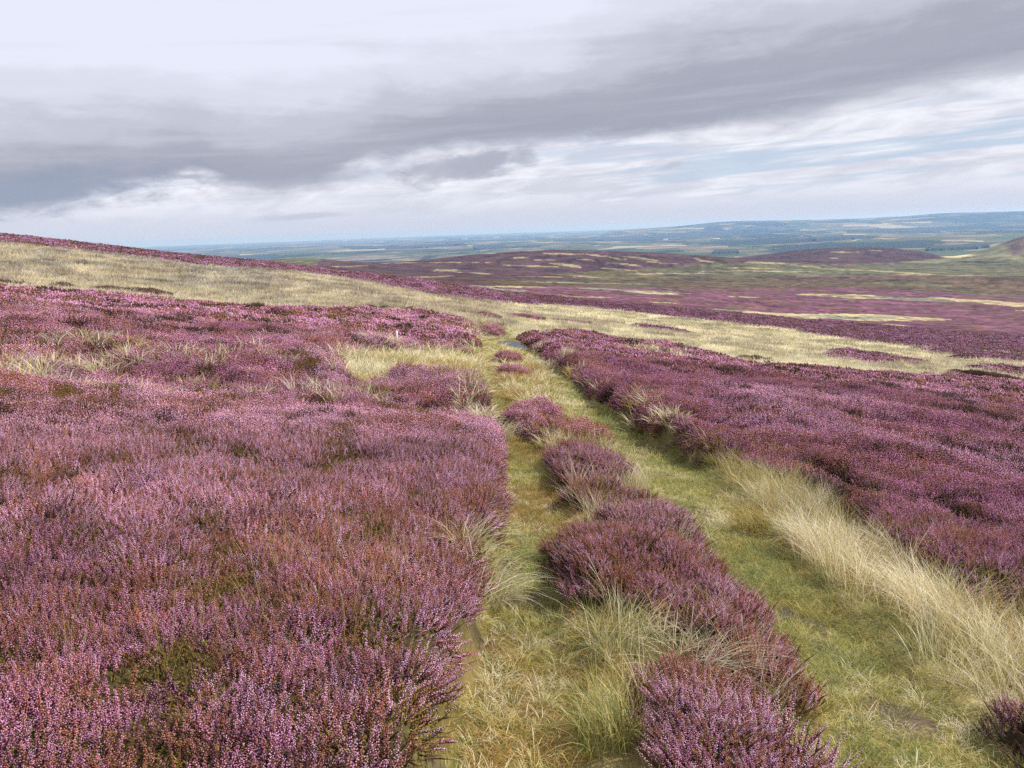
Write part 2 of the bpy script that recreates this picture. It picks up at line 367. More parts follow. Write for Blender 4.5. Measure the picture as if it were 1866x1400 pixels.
mot = fbm(AA*150, LL*55, 57, 4)[..., None]; mot2 = fbm(AA*34, LL*20, 58, 4)[..., None]
mk = (sst(200, 400, RR)*(1-sst(6000, 6600, RR)))[..., None]
COL = COL*(1+mk*((mot-.5)*1.7+(mot2-.5)*1.1)).clip(.25, 2)
rust_ = sst(.56, .70, fbm(AA*50+7, LL*22, 59, 4))[..., None]*mk*(COL[..., 2:3] > COL[..., 1:2]*1.15)
COL = COL+(np.array([.085, .060, .035])-COL)*rust_*.6
def sheet(name, r0, r1, ring_extra=None):
    j0 = int((math.log(r0)-L0)/DL) if r0 > .7 else 0; j1 = min(len(LG)-1, int((math.log(r1)-L0)/DL))
    fine = (AG > R_(-48)) & (AG < R_(48)); idx = np.nonzero(fine | (np.arange(len(AG)) % 10 == 0))[0]
    A = AG[idx]; Zs = Z[j0:j1+1][:, idx]; Cs = COL[j0:j1+1][:, idx]; rr = RG[j0:j1+1]
    # the rest of the circle, behind the photographer, blends both edges
    back = np.linspace(R_(62), R_(298), 119); s = ((back-R_(60))/R_(240))[None, :]; s = s*s*(3-2*s)
    Zb = Zs[:, -1:]*(1-s)+Zs[:, :1]*s; Cb = Cs[:, -1:]*(1-s[..., None])+Cs[:, :1]*s[..., None]
    A = np.concatenate([A, back]); Zs = np.hstack([Zs, Zb]); Cs = np.concatenate([Cs, Cb], 1)
    n = len(A); m = len(rr)
    X = rr[:, None]*np.sin(A)[None]; Y = rr[:, None]*np.cos(A)[None]
    V = np.stack([X, Y, Zs], -1).reshape(-1, 3); C = Cs.reshape(-1, 3)
    i = np.arange(n); i2 = (i+1) % n; j = np.arange(m-1)[:, None]
    F = np.stack([j*n+i, (j+1)*n+i, (j+1)*n+i2, j*n+i2], -1).reshape(-1, 4)
    if j0 == 0:                                        # close the hole under the camera with quads to a centre vertex
        V = np.vstack([V, [[0, 0, Zs[0].mean()]]]); C = np.vstack([C, C[:1]])
        c = len(V)-1; e = np.arange(0, n-1, 2)
        F = np.vstack([F, np.stack([np.full(len(e), c), e, e+1, (e+2) % n], -1)])
    return link(name, mesh(name, V, F[:, ::-1], C, True))
def ground_mat(name, fields=False):
    m, nt = newmat(name); L = nt.links.new
    at = N(nt, 'ShaderNodeAttribute', attribute_name='Col'); col = at.outputs['Color']
    tc = N(nt, 'ShaderNodeTexCoord').outputs['Object']
    def noise(scale, det=4, rough=.6, sxyz=None):
        v = tc
        if sxyz:
            mp = N(nt, 'ShaderNodeMapping'); mp.inputs['Scale'].default_value = sxyz; L(tc, mp.inputs['Vector']); v = mp.outputs[0]
        n = N(nt, 'ShaderNodeTexNoise'); n.inputs['Scale'].default_value = scale; n.inputs['Detail'].default_value = det; n.inputs['Roughness'].default_value = rough
        L(v, n.inputs['Vector']); return n.outputs['Fac']
    if not fields:
        n1 = noise(30, 3); n2 = noise(1.1, 6, .7); n3 = noise(.06, 8, .75)
        f = mathn(nt, 'MULTIPLY_ADD', n1, .6, .7); f2 = mathn(nt, 'MULTIPLY_ADD', n2, 1.5, .25); f3 = mathn(nt, 'MULTIPLY_ADD', n3, 1.7, .15)
        f = mathn(nt, 'MULTIPLY', mathn(nt, 'MULTIPLY', f, f2), f3)
        hs = N(nt, 'ShaderNodeHueSaturation'); L(f, hs.inputs['Value']); L(col, hs.inputs['Color']); col = hs.outputs[0]
        b = N(nt, 'ShaderNodeBump'); b.inputs['Strength'].default_value = .6; b.inputs['Distance'].default_value = .25; L(n2, b.inputs['Height'])
    else:
        mp = N(nt, 'ShaderNodeMapping'); mp.inputs['Scale'].default_value = (1/520, 1/760, 0); mp.inputs['Rotation'].default_value = (0, 0, .5); L(tc, mp.inputs['Vector'])
        wn = N(nt, 'ShaderNodeTexNoise'); wn.inputs['Scale'].default_value = 1/1500; L(tc, wn.inputs['Vector'])
        ad = N(nt, 'ShaderNodeVectorMath', operation='MULTIPLY_ADD'); L(wn.outputs['Color'], ad.inputs[0]); ad.inputs[1].default_value = (2.2, 2.2, 0); L(mp.outputs[0], ad.inputs[2])
        vo = N(nt, 'ShaderNodeTexVoronoi'); vo.distance = 'CHEBYCHEV'; vo.inputs['Scale'].default_value = 1; L(ad.outputs[0], vo.inputs['Vector'])
        sp = N(nt, 'ShaderNodeSeparateColor'); L(vo.outputs['Color'], sp.inputs[0])
        big = noise(1/4200, 3, .5)
        v = mathn(nt, 'ADD', sp.outputs[0], mathn(nt, 'MULTIPLY_ADD', big, 1.2, -.6))
        cr = N(nt, 'ShaderNodeValToRGB'); cr.color_ramp.interpolation = 'CONSTANT'; L(v, cr.inputs[0])
        e = cr.color_ramp.elements; e[0].position = 0; e[0].color = (.025, .035, .015, 1); e[1].position = .16; e[1].color = (.055, .080, .025, 1)
        for p, c in ((.36, (.085, .095, .035, 1)), (.52, (.15, .12, .07, 1)), (.64, (.07, .08, .03, 1)), (.76, (.20, .165, .10, 1)), (.86, (.11, .09, .055, 1)), (.94, (.30, .26, .16, 1))):
            q = e.new(p); q.color = c
        wd = noise(1/2900, 6, .55, (1, .8, 0)); wm = N(nt, 'ShaderNodeMapRange'); wm.inputs[1].default_value = .535; wm.inputs[2].default_value = .545; L(wd, wm.inputs[0])
        col = mixc(nt, wm.outputs[0], cr.outputs[0], (.022, .034, .018))
        ft = mathn(nt, 'MULTIPLY_ADD', noise(1/60, 4), .6, .7)
        hs = N(nt, 'ShaderNodeHueSaturation'); L(ft, hs.inputs['Value']); L(col, hs.inputs['Color']); col = hs.outputs[0]
        b = N(nt, 'ShaderNodeBump'); b.inputs['Strength'].default_value = .3; b.inputs['Distance'].default_value = 10; L(wd, b.inputs['Height'])
    p = N(nt, 'ShaderNodeBsdfPrincipled'); L(col, p.inputs['Base Color']); p.inputs['Roughness'].default_value = .95; p.inputs['Specular IOR Level'].default_value = .1
    L(b.outputs[0], p.inputs['Normal'])
    o = N(nt, 'ShaderNodeOutputMaterial'); L(p.outputs[0], o.inputs['Surface'])
    return m
RS = 6600
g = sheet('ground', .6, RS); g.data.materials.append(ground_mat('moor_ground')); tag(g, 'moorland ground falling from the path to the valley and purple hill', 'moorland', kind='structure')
g = sheet('terrain', RS*.995, 70000); g.data.materials.append(ground_mat('farmland', True)); tag(g, 'distant patchwork farmland plain and low hills fading blue', 'farmland', kind='structure')

# ------------------------------------------------------------------ plant prototypes (triangles: V, F, C)
def cat(parts):
    V = []; F = []; C = []; n = 0
    for v, f, c in parts:
        V.append(v); F.append(f+n); C.append(c); n += len(v)
    return np.vstack(V), np.vstack(F), np.vstack(C)
def jit(c, s): return np.clip(np.array(c)*(1+random.uniform(-s, s))+np.array([random.uniform(-s, s)*.06 for _ in range(3)]), .004, .95)
PAL = {
 'lilac': [(.80,.48,.69), (.88,.62,.80), (.72,.37,.55), (.64,.29,.41), (.84,.50,.62), (.86,.60,.62), (.50,.22,.11)],
 'magenta': [(.66,.34,.50), (.58,.26,.40), (.76,.46,.60), (.50,.20,.27), (.44,.21,.12)],
 'rust': [(.46,.20,.11), (.50,.25,.16), (.58,.31,.34), (.40,.17,.08), (.62,.42,.28)],
 'green': [(.17,.16,.04), (.27,.19,.045), (.34,.18,.07), (.13,.13,.03), (.28,.15,.04)],
 'dark': [(.10,.07,.03), (.14,.06,.05), (.24,.09,.14), (.07,.07,.025)]}
LEAF = {'lilac': (.20,.13,.05), 'magenta': (.19,.10,.045), 'rust': (.27,.14,.05), 'green': (.19,.15,.03), 'dark': (.06,.055,.02)}
def bipyr(p, ax, rad, ln, ph, c, c2):
    ax = ax/np.linalg.norm(ax); u = np.cross(ax, [.3, .9, .2]); u /= np.linalg.norm(u); w = np.cross(ax, u)
    V = [p, p+ax*ln]
    for k in range(3):
        t = ph+k*2.0944; V.append(p+ax*ln*.55+(u*math.cos(t)+w*math.sin(t))*rad)
    F = [(0, 3, 2), (0, 4, 3), (0, 2, 4), (1, 2, 3), (1, 3, 4), (1, 4, 2)]
    return np.array(V), np.array(F), np.array([c, c2, c, c2, c])
def sprig_near(fam, h):
    parts = []; bx, by = random.uniform(-.25, .25), random.uniform(-.25, .25)
    def axis(s): return np.array([bx*h*s*s, by*h*s*s, h*s])
    pal = PAL[fam]; c0 = random.choice(pal); bl = random.uniform(.25, .42) if fam != 'green' else random.uniform(.75, 1.1)
    lf = LEAF[fam]
    v = np.array([axis(0)+[-.001, 0, 0], axis(0)+[.001, 0, 0], axis(.6)+[0, .001, 0], axis(1)])
    parts.append((v, np.array([(0, 1, 2), (0, 2, 3)]), np.tile(jit((.10, .055, .03), .2), (4, 1))))
    n = int(h*130)
    for k in range(n):                                  # leafy shoot below the flowers
        s = k/n*min(bl+.05, 1); p = axis(s); t = random.uniform(0, 6.28); l = random.uniform(.006, .012)
        d = np.array([math.cos(t), math.sin(t), .8])*l; q = np.array([-math.sin(t), math.cos(t), 0])*.0018
        parts.append((np.array([p+q, p-q, p+d]), np.array([(0, 1, 2)]), np.tile(jit(lf, .35), (3, 1))))
    if bl < .7:
        m = int((1-bl)*h*300)
        for k in range(m):
            s = bl+(1-bl)*k/m; p = axis(s); t = k*2.4+random.uniform(-.4, .4); tap = 1-.45*(k/m)
            d = np.array([math.cos(t), math.sin(t), random.uniform(-.1, .7)])
            c = jit(c0 if random.random() < .7 else random.choice(pal), .22)
            parts.append(bipyr(p, d, .0034*tap, .0088*tap, t, c*.8, c))
    return cat(parts)
def sprig_mid(fam, h):
    pal = PAL[fam]; c0 = random.choice(pal); parts = []
    bx, by = random.uniform(-.3, .3)*h, random.uniform(-.3, .3)*h
    for k in range(5):
        t = random.uniform(0, 6.28); p = np.array([bx*.1, by*.1, h*random.uniform(0, .5)]); l = h*.24
        d = np.array([math.cos(t)*.6, math.sin(t)*.6, 1])*l; q = np.array([-math.sin(t), math.cos(t), 0])*.004
        parts.append((np.array([p+q, p-q, p+d]), np.array([(0, 1, 2)]), np.tile(jit(LEAF[fam], .35), (3, 1))))
    for k in range(3):
        s = .4+k*.2; p = np.array([bx*s*s, by*s*s, h*s]); c = jit(c0 if random.random() < .7 else random.choice(pal), .2)
        parts.append(bipyr(p, np.array([bx*s*2, by*s*2, h])+np.random.uniform(-.3, .3, 3)*h, .0055*(1-.15*k), h*.24, random.uniform(0, 6), c*.8, c))
    return cat(parts)
def xf(g, p, ang=0, sx=1, sz=1, tx=0, ty=0):
    v, f, c = g; ca, sa = math.cos(ang), math.sin(ang)
    x = (v[:, 0]*ca-v[:, 1]*sa)*sx; y = (v[:, 0]*sa+v[:, 1]*ca)*sx; z = v[:, 2]*sz
    return np.stack([x+p[0]+tx*z, y+p[1]+ty*z, z+p[2]], -1), f, c
def tuft_heather(fam, rad, n, maker, h0, h1):
    def fk():
        if fam in ('green', 'dark'): return fam
        return random.choices([fam, 'rust', 'green', 'dark'], [.68, .12, .13, .07])[0]
    pool = [maker(fk(), random.uniform(h0, h1)) for _ in range(22)]
    parts = []
    for k in range(n):
        r = rad*math.sqrt(random.random()); t = random.uniform(0, 6.28); x, y = r*math.cos(t), r*math.sin(t)
        parts.append(xf(random.choice(pool), (x, y, -.02-.35*r*r/rad), random.uniform(0, 6.28), 1, random.uniform(.8, 1.15), x/rad*.35, y/rad*.35))
    return cat(parts)
def shard_clump(fam, rad, n, h):
    parts = []; pal = PAL[fam]
    for k in range(n):
        r = rad*math.sqrt(random.random()); t = random.uniform(0, 6.28); p = np.array([r*math.cos(t), r*math.sin(t), random.uniform(-.02, h*.6)*(1-.5*(r/rad)**2)])
        c = jit(random.choice(pal), .2)*.88 if random.random() < .72 else jit(LEAF[fam], .3)
        parts.append(bipyr(p, np.array([random.uniform(-.5, .5), random.uniform(-.5, .5), 1]), rad*.10, h*random.uniform(.35, .6), random.uniform(0, 6), c*.8, c))
    return cat(parts)
def blade(x, y, h, w, lean, ang, c0, c1, seg=4, droop=.6):
    V = []; F = []; C = []
    dx, dy = math.cos(ang), math.sin(ang); tw = random.uniform(0, 3.14); qx, qy = math.cos(tw), math.sin(tw)
    for k in range(seg+1):
        s = k/seg; out = lean*h*(s**1.6); z = h*(s-droop*lean*s**2.6*.6); ww = w*(1-s)**.6 if k < seg else 0
        px, py = x+dx*out, y+dy*out; c = np.array(c0)*(1-s)+np.array(c1)*s
        if k < seg:
            V += [(px-qx*ww/2, py-qy*ww/2, z), (px+qx*ww/2, py+qy*ww/2, z)]; C += [c, c]
            if k: b = 2*k; F += [(b-2, b-1, b+1), (b-2, b+1, b)]
        else:
            V.append((px, py, z)); C.append(c); b = 2*k; F.append((b-2, b-1, b))
    return np.array(V), np.array(F), np.array(C)
GP = {'straw': ([(.40,.35,.16), (.52,.43,.22), (.32,.29,.11)], [(.86,.78,.58), (.80,.69,.47), (.90,.84,.68), (.68,.58,.36)]),
      'yellow': ([(.22,.22,.05), (.30,.24,.06)], [(.52,.46,.14), (.58,.44,.14), (.44,.44,.12)]),
      'green': ([(.12,.14,.035), (.16,.17,.045)], [(.34,.36,.11), (.42,.41,.16), (.28,.31,.09)]),
      'rust': ([(.24,.15,.04), (.28,.18,.05)], [(.50,.30,.08), (.55,.38,.13), (.40,.22,.06)]),
      'grey': ([(.28,.26,.19), (.34,.32,.25)], [(.58,.56,.50), (.70,.68,.62), (.44,.40,.28)])}
def tuft_grass(kind, rad, n, h0, h1, w, lean=(.2, .9), seg=4, wind=None):
    parts = []; A, B = GP[kind]
    for k in range(n):
        r = rad*math.sqrt(random.random()); t = random.uniform(0, 6.28)
        ang = t+random.gauss(0, .7) if wind is None or random.random() < .35 else wind+random.gauss(0, .5)
        parts.append(blade(r*math.cos(t), r*math.sin(t), random.uniform(h0, h1), w*random.uniform(.7, 1.2), random.uniform(*lean), ang, jit(random.choice(A), .2), jit(random.choice(B), .15), seg))
    return cat(parts)
FAMS = ['lilac', 'magenta', 'rust', 'green', 'dark']
protos = {}
def reg(key, g, mat):
    me = mesh('proto_'+key, *g, mat=mat); o = bpy.data.objects.new('proto_'+key, me); protos[key] = (o, g)
for f in FAMS:
    for v in range(2 if f in ('lilac', 'magenta') else 1):
        reg(f'A_{f}{v}', tuft_heather(f, .080, 38, sprig_near, .075, .13), M_heath_i)
    reg(f'B_{f}0', tuft_heather(f, .095, 38, sprig_mid, .08, .13), M_heath_i)
    reg(f'C_{f}0', shard_clump(f, .20, 44, .16), M_heath_i)
WIND = 2.6
for kx in GP:
    reg(f'GA_{kx}', tuft_grass(kx, .06, 26, .20, .44, .0032, (.12, .8), 5, WIND if kx == 'straw' else None), M_grass_i)
    reg(f'GB_{kx}', tuft_grass(kx, .12, 30, .20, .42, .009, (.2, .9), 3, None), M_grass_i)
    reg(f'GC_{kx}', tuft_grass(kx, .25, 44, .16, .36, .020, (.2, .8), 2), M_grass_i)
    reg(f'TA_{kx}', tuft_grass(kx, .05, 46, .025, .075, .0026, (.5, 1.6), 3), M_grass_i)
    reg(f'TB_{kx}', tuft_grass(kx, .14, 46, .03, .09, .008, (.5, 1.5), 2), M_grass_i)

reg('GA_thin', tuft_grass('yellow', .05, 6, .16, .34, .0020, (.15, .6), 5), M_grass_i)
# ------------------------------------------------------------------ scattering (uncountable ground cover only)
def logpolar(r0, r1, k, amax=R_(47), seed=0):
    rg = np.random.default_rng(seed); nl = int(math.log(r1/r0)*k); na = int(2*amax*k)
    A, Lg = np.meshgrid((np.arange(na)+.5)/na*2*amax-amax, math.log(r0)+(np.arange(nl)+.5)/nl*math.log(r1/r0))
    A = A.ravel()+(rg.random(A.size)-.5)*1.1/k; Lg = Lg.ravel()+(rg.random(Lg.size)-.5)*1.1/k
    r = np.exp(Lg); return r*np.sin(A), r*np.cos(A)
def grid(r0, r1, s, amax=R_(50), seed=0):
    rg = np.random.default_rng(seed); n = int(r1/s)+2
    X, Y = np.meshgrid(np.arange(-n, n)*s, np.arange(-2, n)*s); X = X.ravel()+(rg.random(X.size)-.5)*s*1.1; Y = Y.ravel()+(rg.random(Y.size)-.5)*s*1.1
    r = np.hypot(X, Y); m = (r > r0) & (r < r1) & (np.abs(np.arctan2(X, Y)) < amax); return X[m], Y[m]
NEARMIN = 1.35
def normals(x, y):
    e = np.maximum(.02, np.hypot(x, y)*.01)
    zx = (smp(Z, x+e, y)-smp(Z, x-e, y))/(2*e); zy = (smp(Z, x, y+e)-smp(Z, x, y-e))/(2*e)
    return -zx, -zy
def scatter_obj(name, sets, label, cat_, mat):
    """sets: list of (x, y, z, keyarray(list of names), names, scale, zscale, tint) merged into one point cloud"""
    keys = []; P = []; ROT = []; SCL = []; TIN = []; IDX = []
    for x, y, idx, names, s, zs, tint, tilt, dz in sets:
        if not len(x): continue
        nx, ny = normals(x, y); nx = np.clip(nx*tilt, -.9, .9); ny = np.clip(ny*tilt, -.9, .9)
        z = smp(Z, x, y)+dz
        n = len(x); yaw = rng.random(n)*6.283
        # Euler XYZ: tilt about x by -ny.., y by nx (yaw applied first through instance-local z is approximated by yaw order)
        rx = -np.arctan(ny)+rng.normal(0, .10, n); ry = np.arctan(nx)+rng.normal(0, .10, n)
        off = len(keys); keys += names
        P.append(np.stack([x, y, z], -1)); ROT.append(np.stack([rx, ry, yaw], -1)); SCL.append(np.stack([s, s, zs], -1)); TIN.append(tint); IDX.append(idx+off)
    P = np.vstack(P); ROT = np.vstack(ROT); SCL = np.vstack(SCL); TIN = np.vstack(TIN); IDX = np.concatenate(IDX)
    me = bpy.data.meshes.new(name); me.vertices.add(len(P)); me.vertices.foreach_set('co', P.astype(np.float32).ravel())
    # rotation: yaw about own axis first, then tilt -> build via matrices to euler
    rx, ry, yw = ROT.T
    cy_, sy_ = np.cos(yw), np.sin(yw); cx, sx = np.cos(rx), np.sin(rx); cb, sb = np.cos(ry), np.sin(ry)
    # R = Rx(rx) * Ry(ry) * Rz(yaw)
    R00 = cb*cy_; R01 = -cb*sy_; R02 = sb
    R10 = sx*sb*cy_+cx*sy_; R11 = -sx*sb*sy_+cx*cy_; R12 = -sx*cb
    R20 = -cx*sb*cy_+sx*sy_; R21 = cx*sb*sy_+sx*cy_; R22 = cx*cb
    E = np.stack([np.arctan2(R21, R22), -np.arcsin(np.clip(R20, -1, 1)), np.arctan2(R10, R00)], -1)
    for nm, arr, ty, fld in (('rot', E, 'FLOAT_VECTOR', 'vector'), ('scl', SCL, 'FLOAT_VECTOR', 'vector')):
        a = me.attributes.new(nm, ty, 'POINT'); a.data.foreach_set(fld, arr.astype(np.float32).ravel())
    a = me.attributes.new('tint', 'FLOAT_COLOR', 'POINT'); a.data.foreach_set('color', np.hstack([TIN, np.ones((len(TIN), 1))]).astype(np.float32).ravel())
    a = me.attributes.new('idx', 'INT', 'POINT'); a.data.foreach_set('value', IDX.astype(np.int32))
    me.materials.append(mat)
    o = link(name, me); tag(o, label, cat_, kind='stuff')
    ng = bpy.data.node_groups.new(name, 'GeometryNodeTree')
    ng.interface.new_socket('Geometry', in_out='INPUT', socket_type='NodeSocketGeometry'); ng.interface.new_socket('Geometry', in_out='OUTPUT', socket_type='NodeSocketGeometry')
    gi = ng.nodes.new('NodeGroupInput'); go = ng.nodes.new('NodeGroupOutput'); jn = ng.nodes.new('GeometryNodeJoinGeometry')
    def attr(nm, ty):
        n = ng.nodes.new('GeometryNodeInputNamedAttribute'); n.data_type = ty; n.inputs[0].default_value = nm; return n.outputs[0]
    ar = attr('rot', 'FLOAT_VECTOR'); asc = attr('scl', 'FLOAT_VECTOR'); ai = attr('idx', 'INT')
    e2r = ng.nodes.new('FunctionNodeEulerToRotation'); ng.links.new(ar, e2r.inputs[0])
    for k, key in enumerate(keys):
        if not (IDX == k).any(): continue
        oi = ng.nodes.new('GeometryNodeObjectInfo'); oi.inputs['Object'].default_value = protos[key][0]; oi.inputs['As Instance'].default_value = False
        cmp = ng.nodes.new('FunctionNodeCompare'); cmp.data_type = 'INT'; cmp.operation = 'EQUAL'
        ins = [s for s in cmp.inputs if s.enabled]; ng.links.new(ai, ins[0]); ins[1].default_value = k
        ip = ng.nodes.new('GeometryNodeInstanceOnPoints')
        ng.links.new(gi.outputs[0], ip.inputs['Points']); ng.links.new(cmp.outputs[0], ip.inputs['Selection']); ng.links.new(oi.outputs['Geometry'], ip.inputs['Instance'])
        ng.links.new(e2r.outputs[0], ip.inputs['Rotation']); ng.links.new(asc, ip.inputs['Scale']); ng.links.new(ip.outputs[0], jn.inputs[0])
    ng.links.new(jn.outputs[0], go.inputs[0])
    md = o.modifiers.new('scatter', 'NODES'); md.node_group = ng
    print(name, len(P), 'instances')
    return o
HF = Hs; HSKY = blur(Hsky, 1); MG = mixg; TK = TRK*(RR < 110); PM = 1-sst(1.0, 1.5, pd)
PM = np.where(RR > 200, 0, PM)
PM2 = np.where(RR > 200, 0, 1-sst(2.0, 3.2, np.hypot((dx*ut[0]+dy*ut[1])/.62, (dx*ur[0]+dy*ur[1]+2.2)/2.4)))
# strip between and just beside the wheel tracks
MEDIAN = ((dl*.27+dr*.36 < 1.75+.6*sst(9, 16, RR)) & (RR < 90)).astype(float); MEDIAN = blur(MEDIAN, 3)
rustn = lambda x, y: fbm(x/1.3, y/1.3, 71, 4)
def fam_pick(x, y, side):
    """0 lilac 1 magenta 2 rust 3 green 4 dark, by drifting patches"""
    n = len(x); r = np.hypot(x, y)
    u = rng.random(n)
    a = fbm(x/1.1, y/1.1, 71, 4); b = fbm(x/2.5+9, y/2.5, 73, 3); q = .15+.016*r; c = fbm(x/q, y/q, 75, 3)
    fam = np.where(b+(u-.5)*.25+(.10 if side == 'right' else -.04) > .53, 1, 0)
    rust_p = sst(.50, .66, a)*.55+.07; green_p = sst(.50, .62, c)*.8*(1.0 if side == 'left' else .55)*(1-.5*sst(10, 30, r))+.03
    v = rng.random(n); fam = np.where(v < rust_p*.8, 2, fam)
    v = rng.random(n); fam = np.where(v < green_p, 3, fam)
    d = fbm(x/.8+30, y/.8, 77, 3); v = rng.random(n); fam = np.where((v < sst(.60, .70, d)*(.15+.65*sst(6, 25, r))), 4, fam)
    return fam
def tints(x, y, lo=.82, hi=1.18, sc_=1.0):
    n = len(x); t = (lo+(hi-lo)*fbm(x/.9, y/.9, 81, 3))*rng.uniform(.9, 1.1, n)*sc_
    return np.stack([t*rng.uniform(.95, 1.06, n), t, t*rng.uniform(.94, 1.06, n)], -1)
q2 = lambda r: .12+.012*r
def heather_sets(side):
    sgn = (lambda x, y: smp(np.where(AA < -.02, 1.0, 0), x, y) > .5)
    S = []
    for lod, (x, y) in (('A', grid(NEARMIN, 7.2, .070, seed=3)), ('B', logpolar(6.8, 26, 125, seed=4)), ('C', logpolar(25, 300, 190, seed=5))):
        r = np.hypot(x, y); az = np.arctan2(x, y)
        lft = az < (.5*(W(900, 640)[0]+W(960, 900)[0]))
        lft = lft | (x < smp(PX*0, x, y)-9e9)
        h = smp(HF, x, y) if lod != 'C' else np.maximum(smp(HF, x, y), smp(HSKY, x, y))
        keep = (h > .35+.3*rng.random(len(x))) & (rng.random(len(x)) > smp(MG, x, y)*.45) & (lft if side == 'left' else ~lft) & (smp(PM, x, y) < .3)
        x, y, r = x[keep], y[keep], r[keep]
        fam = fam_pick(x, y, side); fo = smp(FOLD, x, y); fam = np.where(rng.random(len(x)) < fo*.8, 4, fam)  # dark sprigs in the folds deepen the crevice shade by colour
        if lod == 'A':
            names = ['A_lilac0', 'A_magenta0', 'A_rust0', 'A_green0', 'A_dark0', 'A_lilac1', 'A_magenta1']; idx = fam.copy()
            sw = rng.random(len(x)) < .5; idx = np.where(sw & (fam == 0), 5, idx); idx = np.where(sw & (fam == 1), 6, idx)
            s = rng.uniform(.9, 1.2, len(x)); zs = s*rng.uniform(.70, 1.2, len(x))*np.where(fam == 3, .62, 1)*np.where(fam == 2, .85, 1)
        elif lod == 'B':
            names = [f'B_{f}0' for f in FAMS]; idx = fam
            s = r/125/.080*rng.uniform(.9, 1.2, len(x)); zs = np.clip(s, .9, 1.35)*rng.uniform(.8, 1.2, len(x))*np.where(fam == 3, .6, 1)
        else:
            names = [f'C_{f}0' for f in FAMS]; idx = fam
            s = r/190/.150*rng.uniform(.85, 1.25, len(x)); zs = np.clip(s**.5, .9, 2.4)*rng.uniform(.7, 1.3, len(x))
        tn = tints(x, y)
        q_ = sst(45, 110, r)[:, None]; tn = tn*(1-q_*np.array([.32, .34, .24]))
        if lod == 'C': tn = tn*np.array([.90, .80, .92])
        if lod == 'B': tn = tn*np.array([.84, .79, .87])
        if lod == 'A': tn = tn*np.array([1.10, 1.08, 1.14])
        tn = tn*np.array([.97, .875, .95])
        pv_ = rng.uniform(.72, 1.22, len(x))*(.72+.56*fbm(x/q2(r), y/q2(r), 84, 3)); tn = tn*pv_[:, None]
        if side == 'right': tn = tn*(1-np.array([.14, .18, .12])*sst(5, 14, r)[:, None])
        S.append((x, y, idx, names, s, zs, tn, .8, -.015 if lod != 'C' else -.03))
    return S
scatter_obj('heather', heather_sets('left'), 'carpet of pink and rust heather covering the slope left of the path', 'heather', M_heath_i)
scatter_obj('heather_bank', heather_sets('right'), 'purple heather bank covering the slope right of the path', 'heather', M_heath_i)

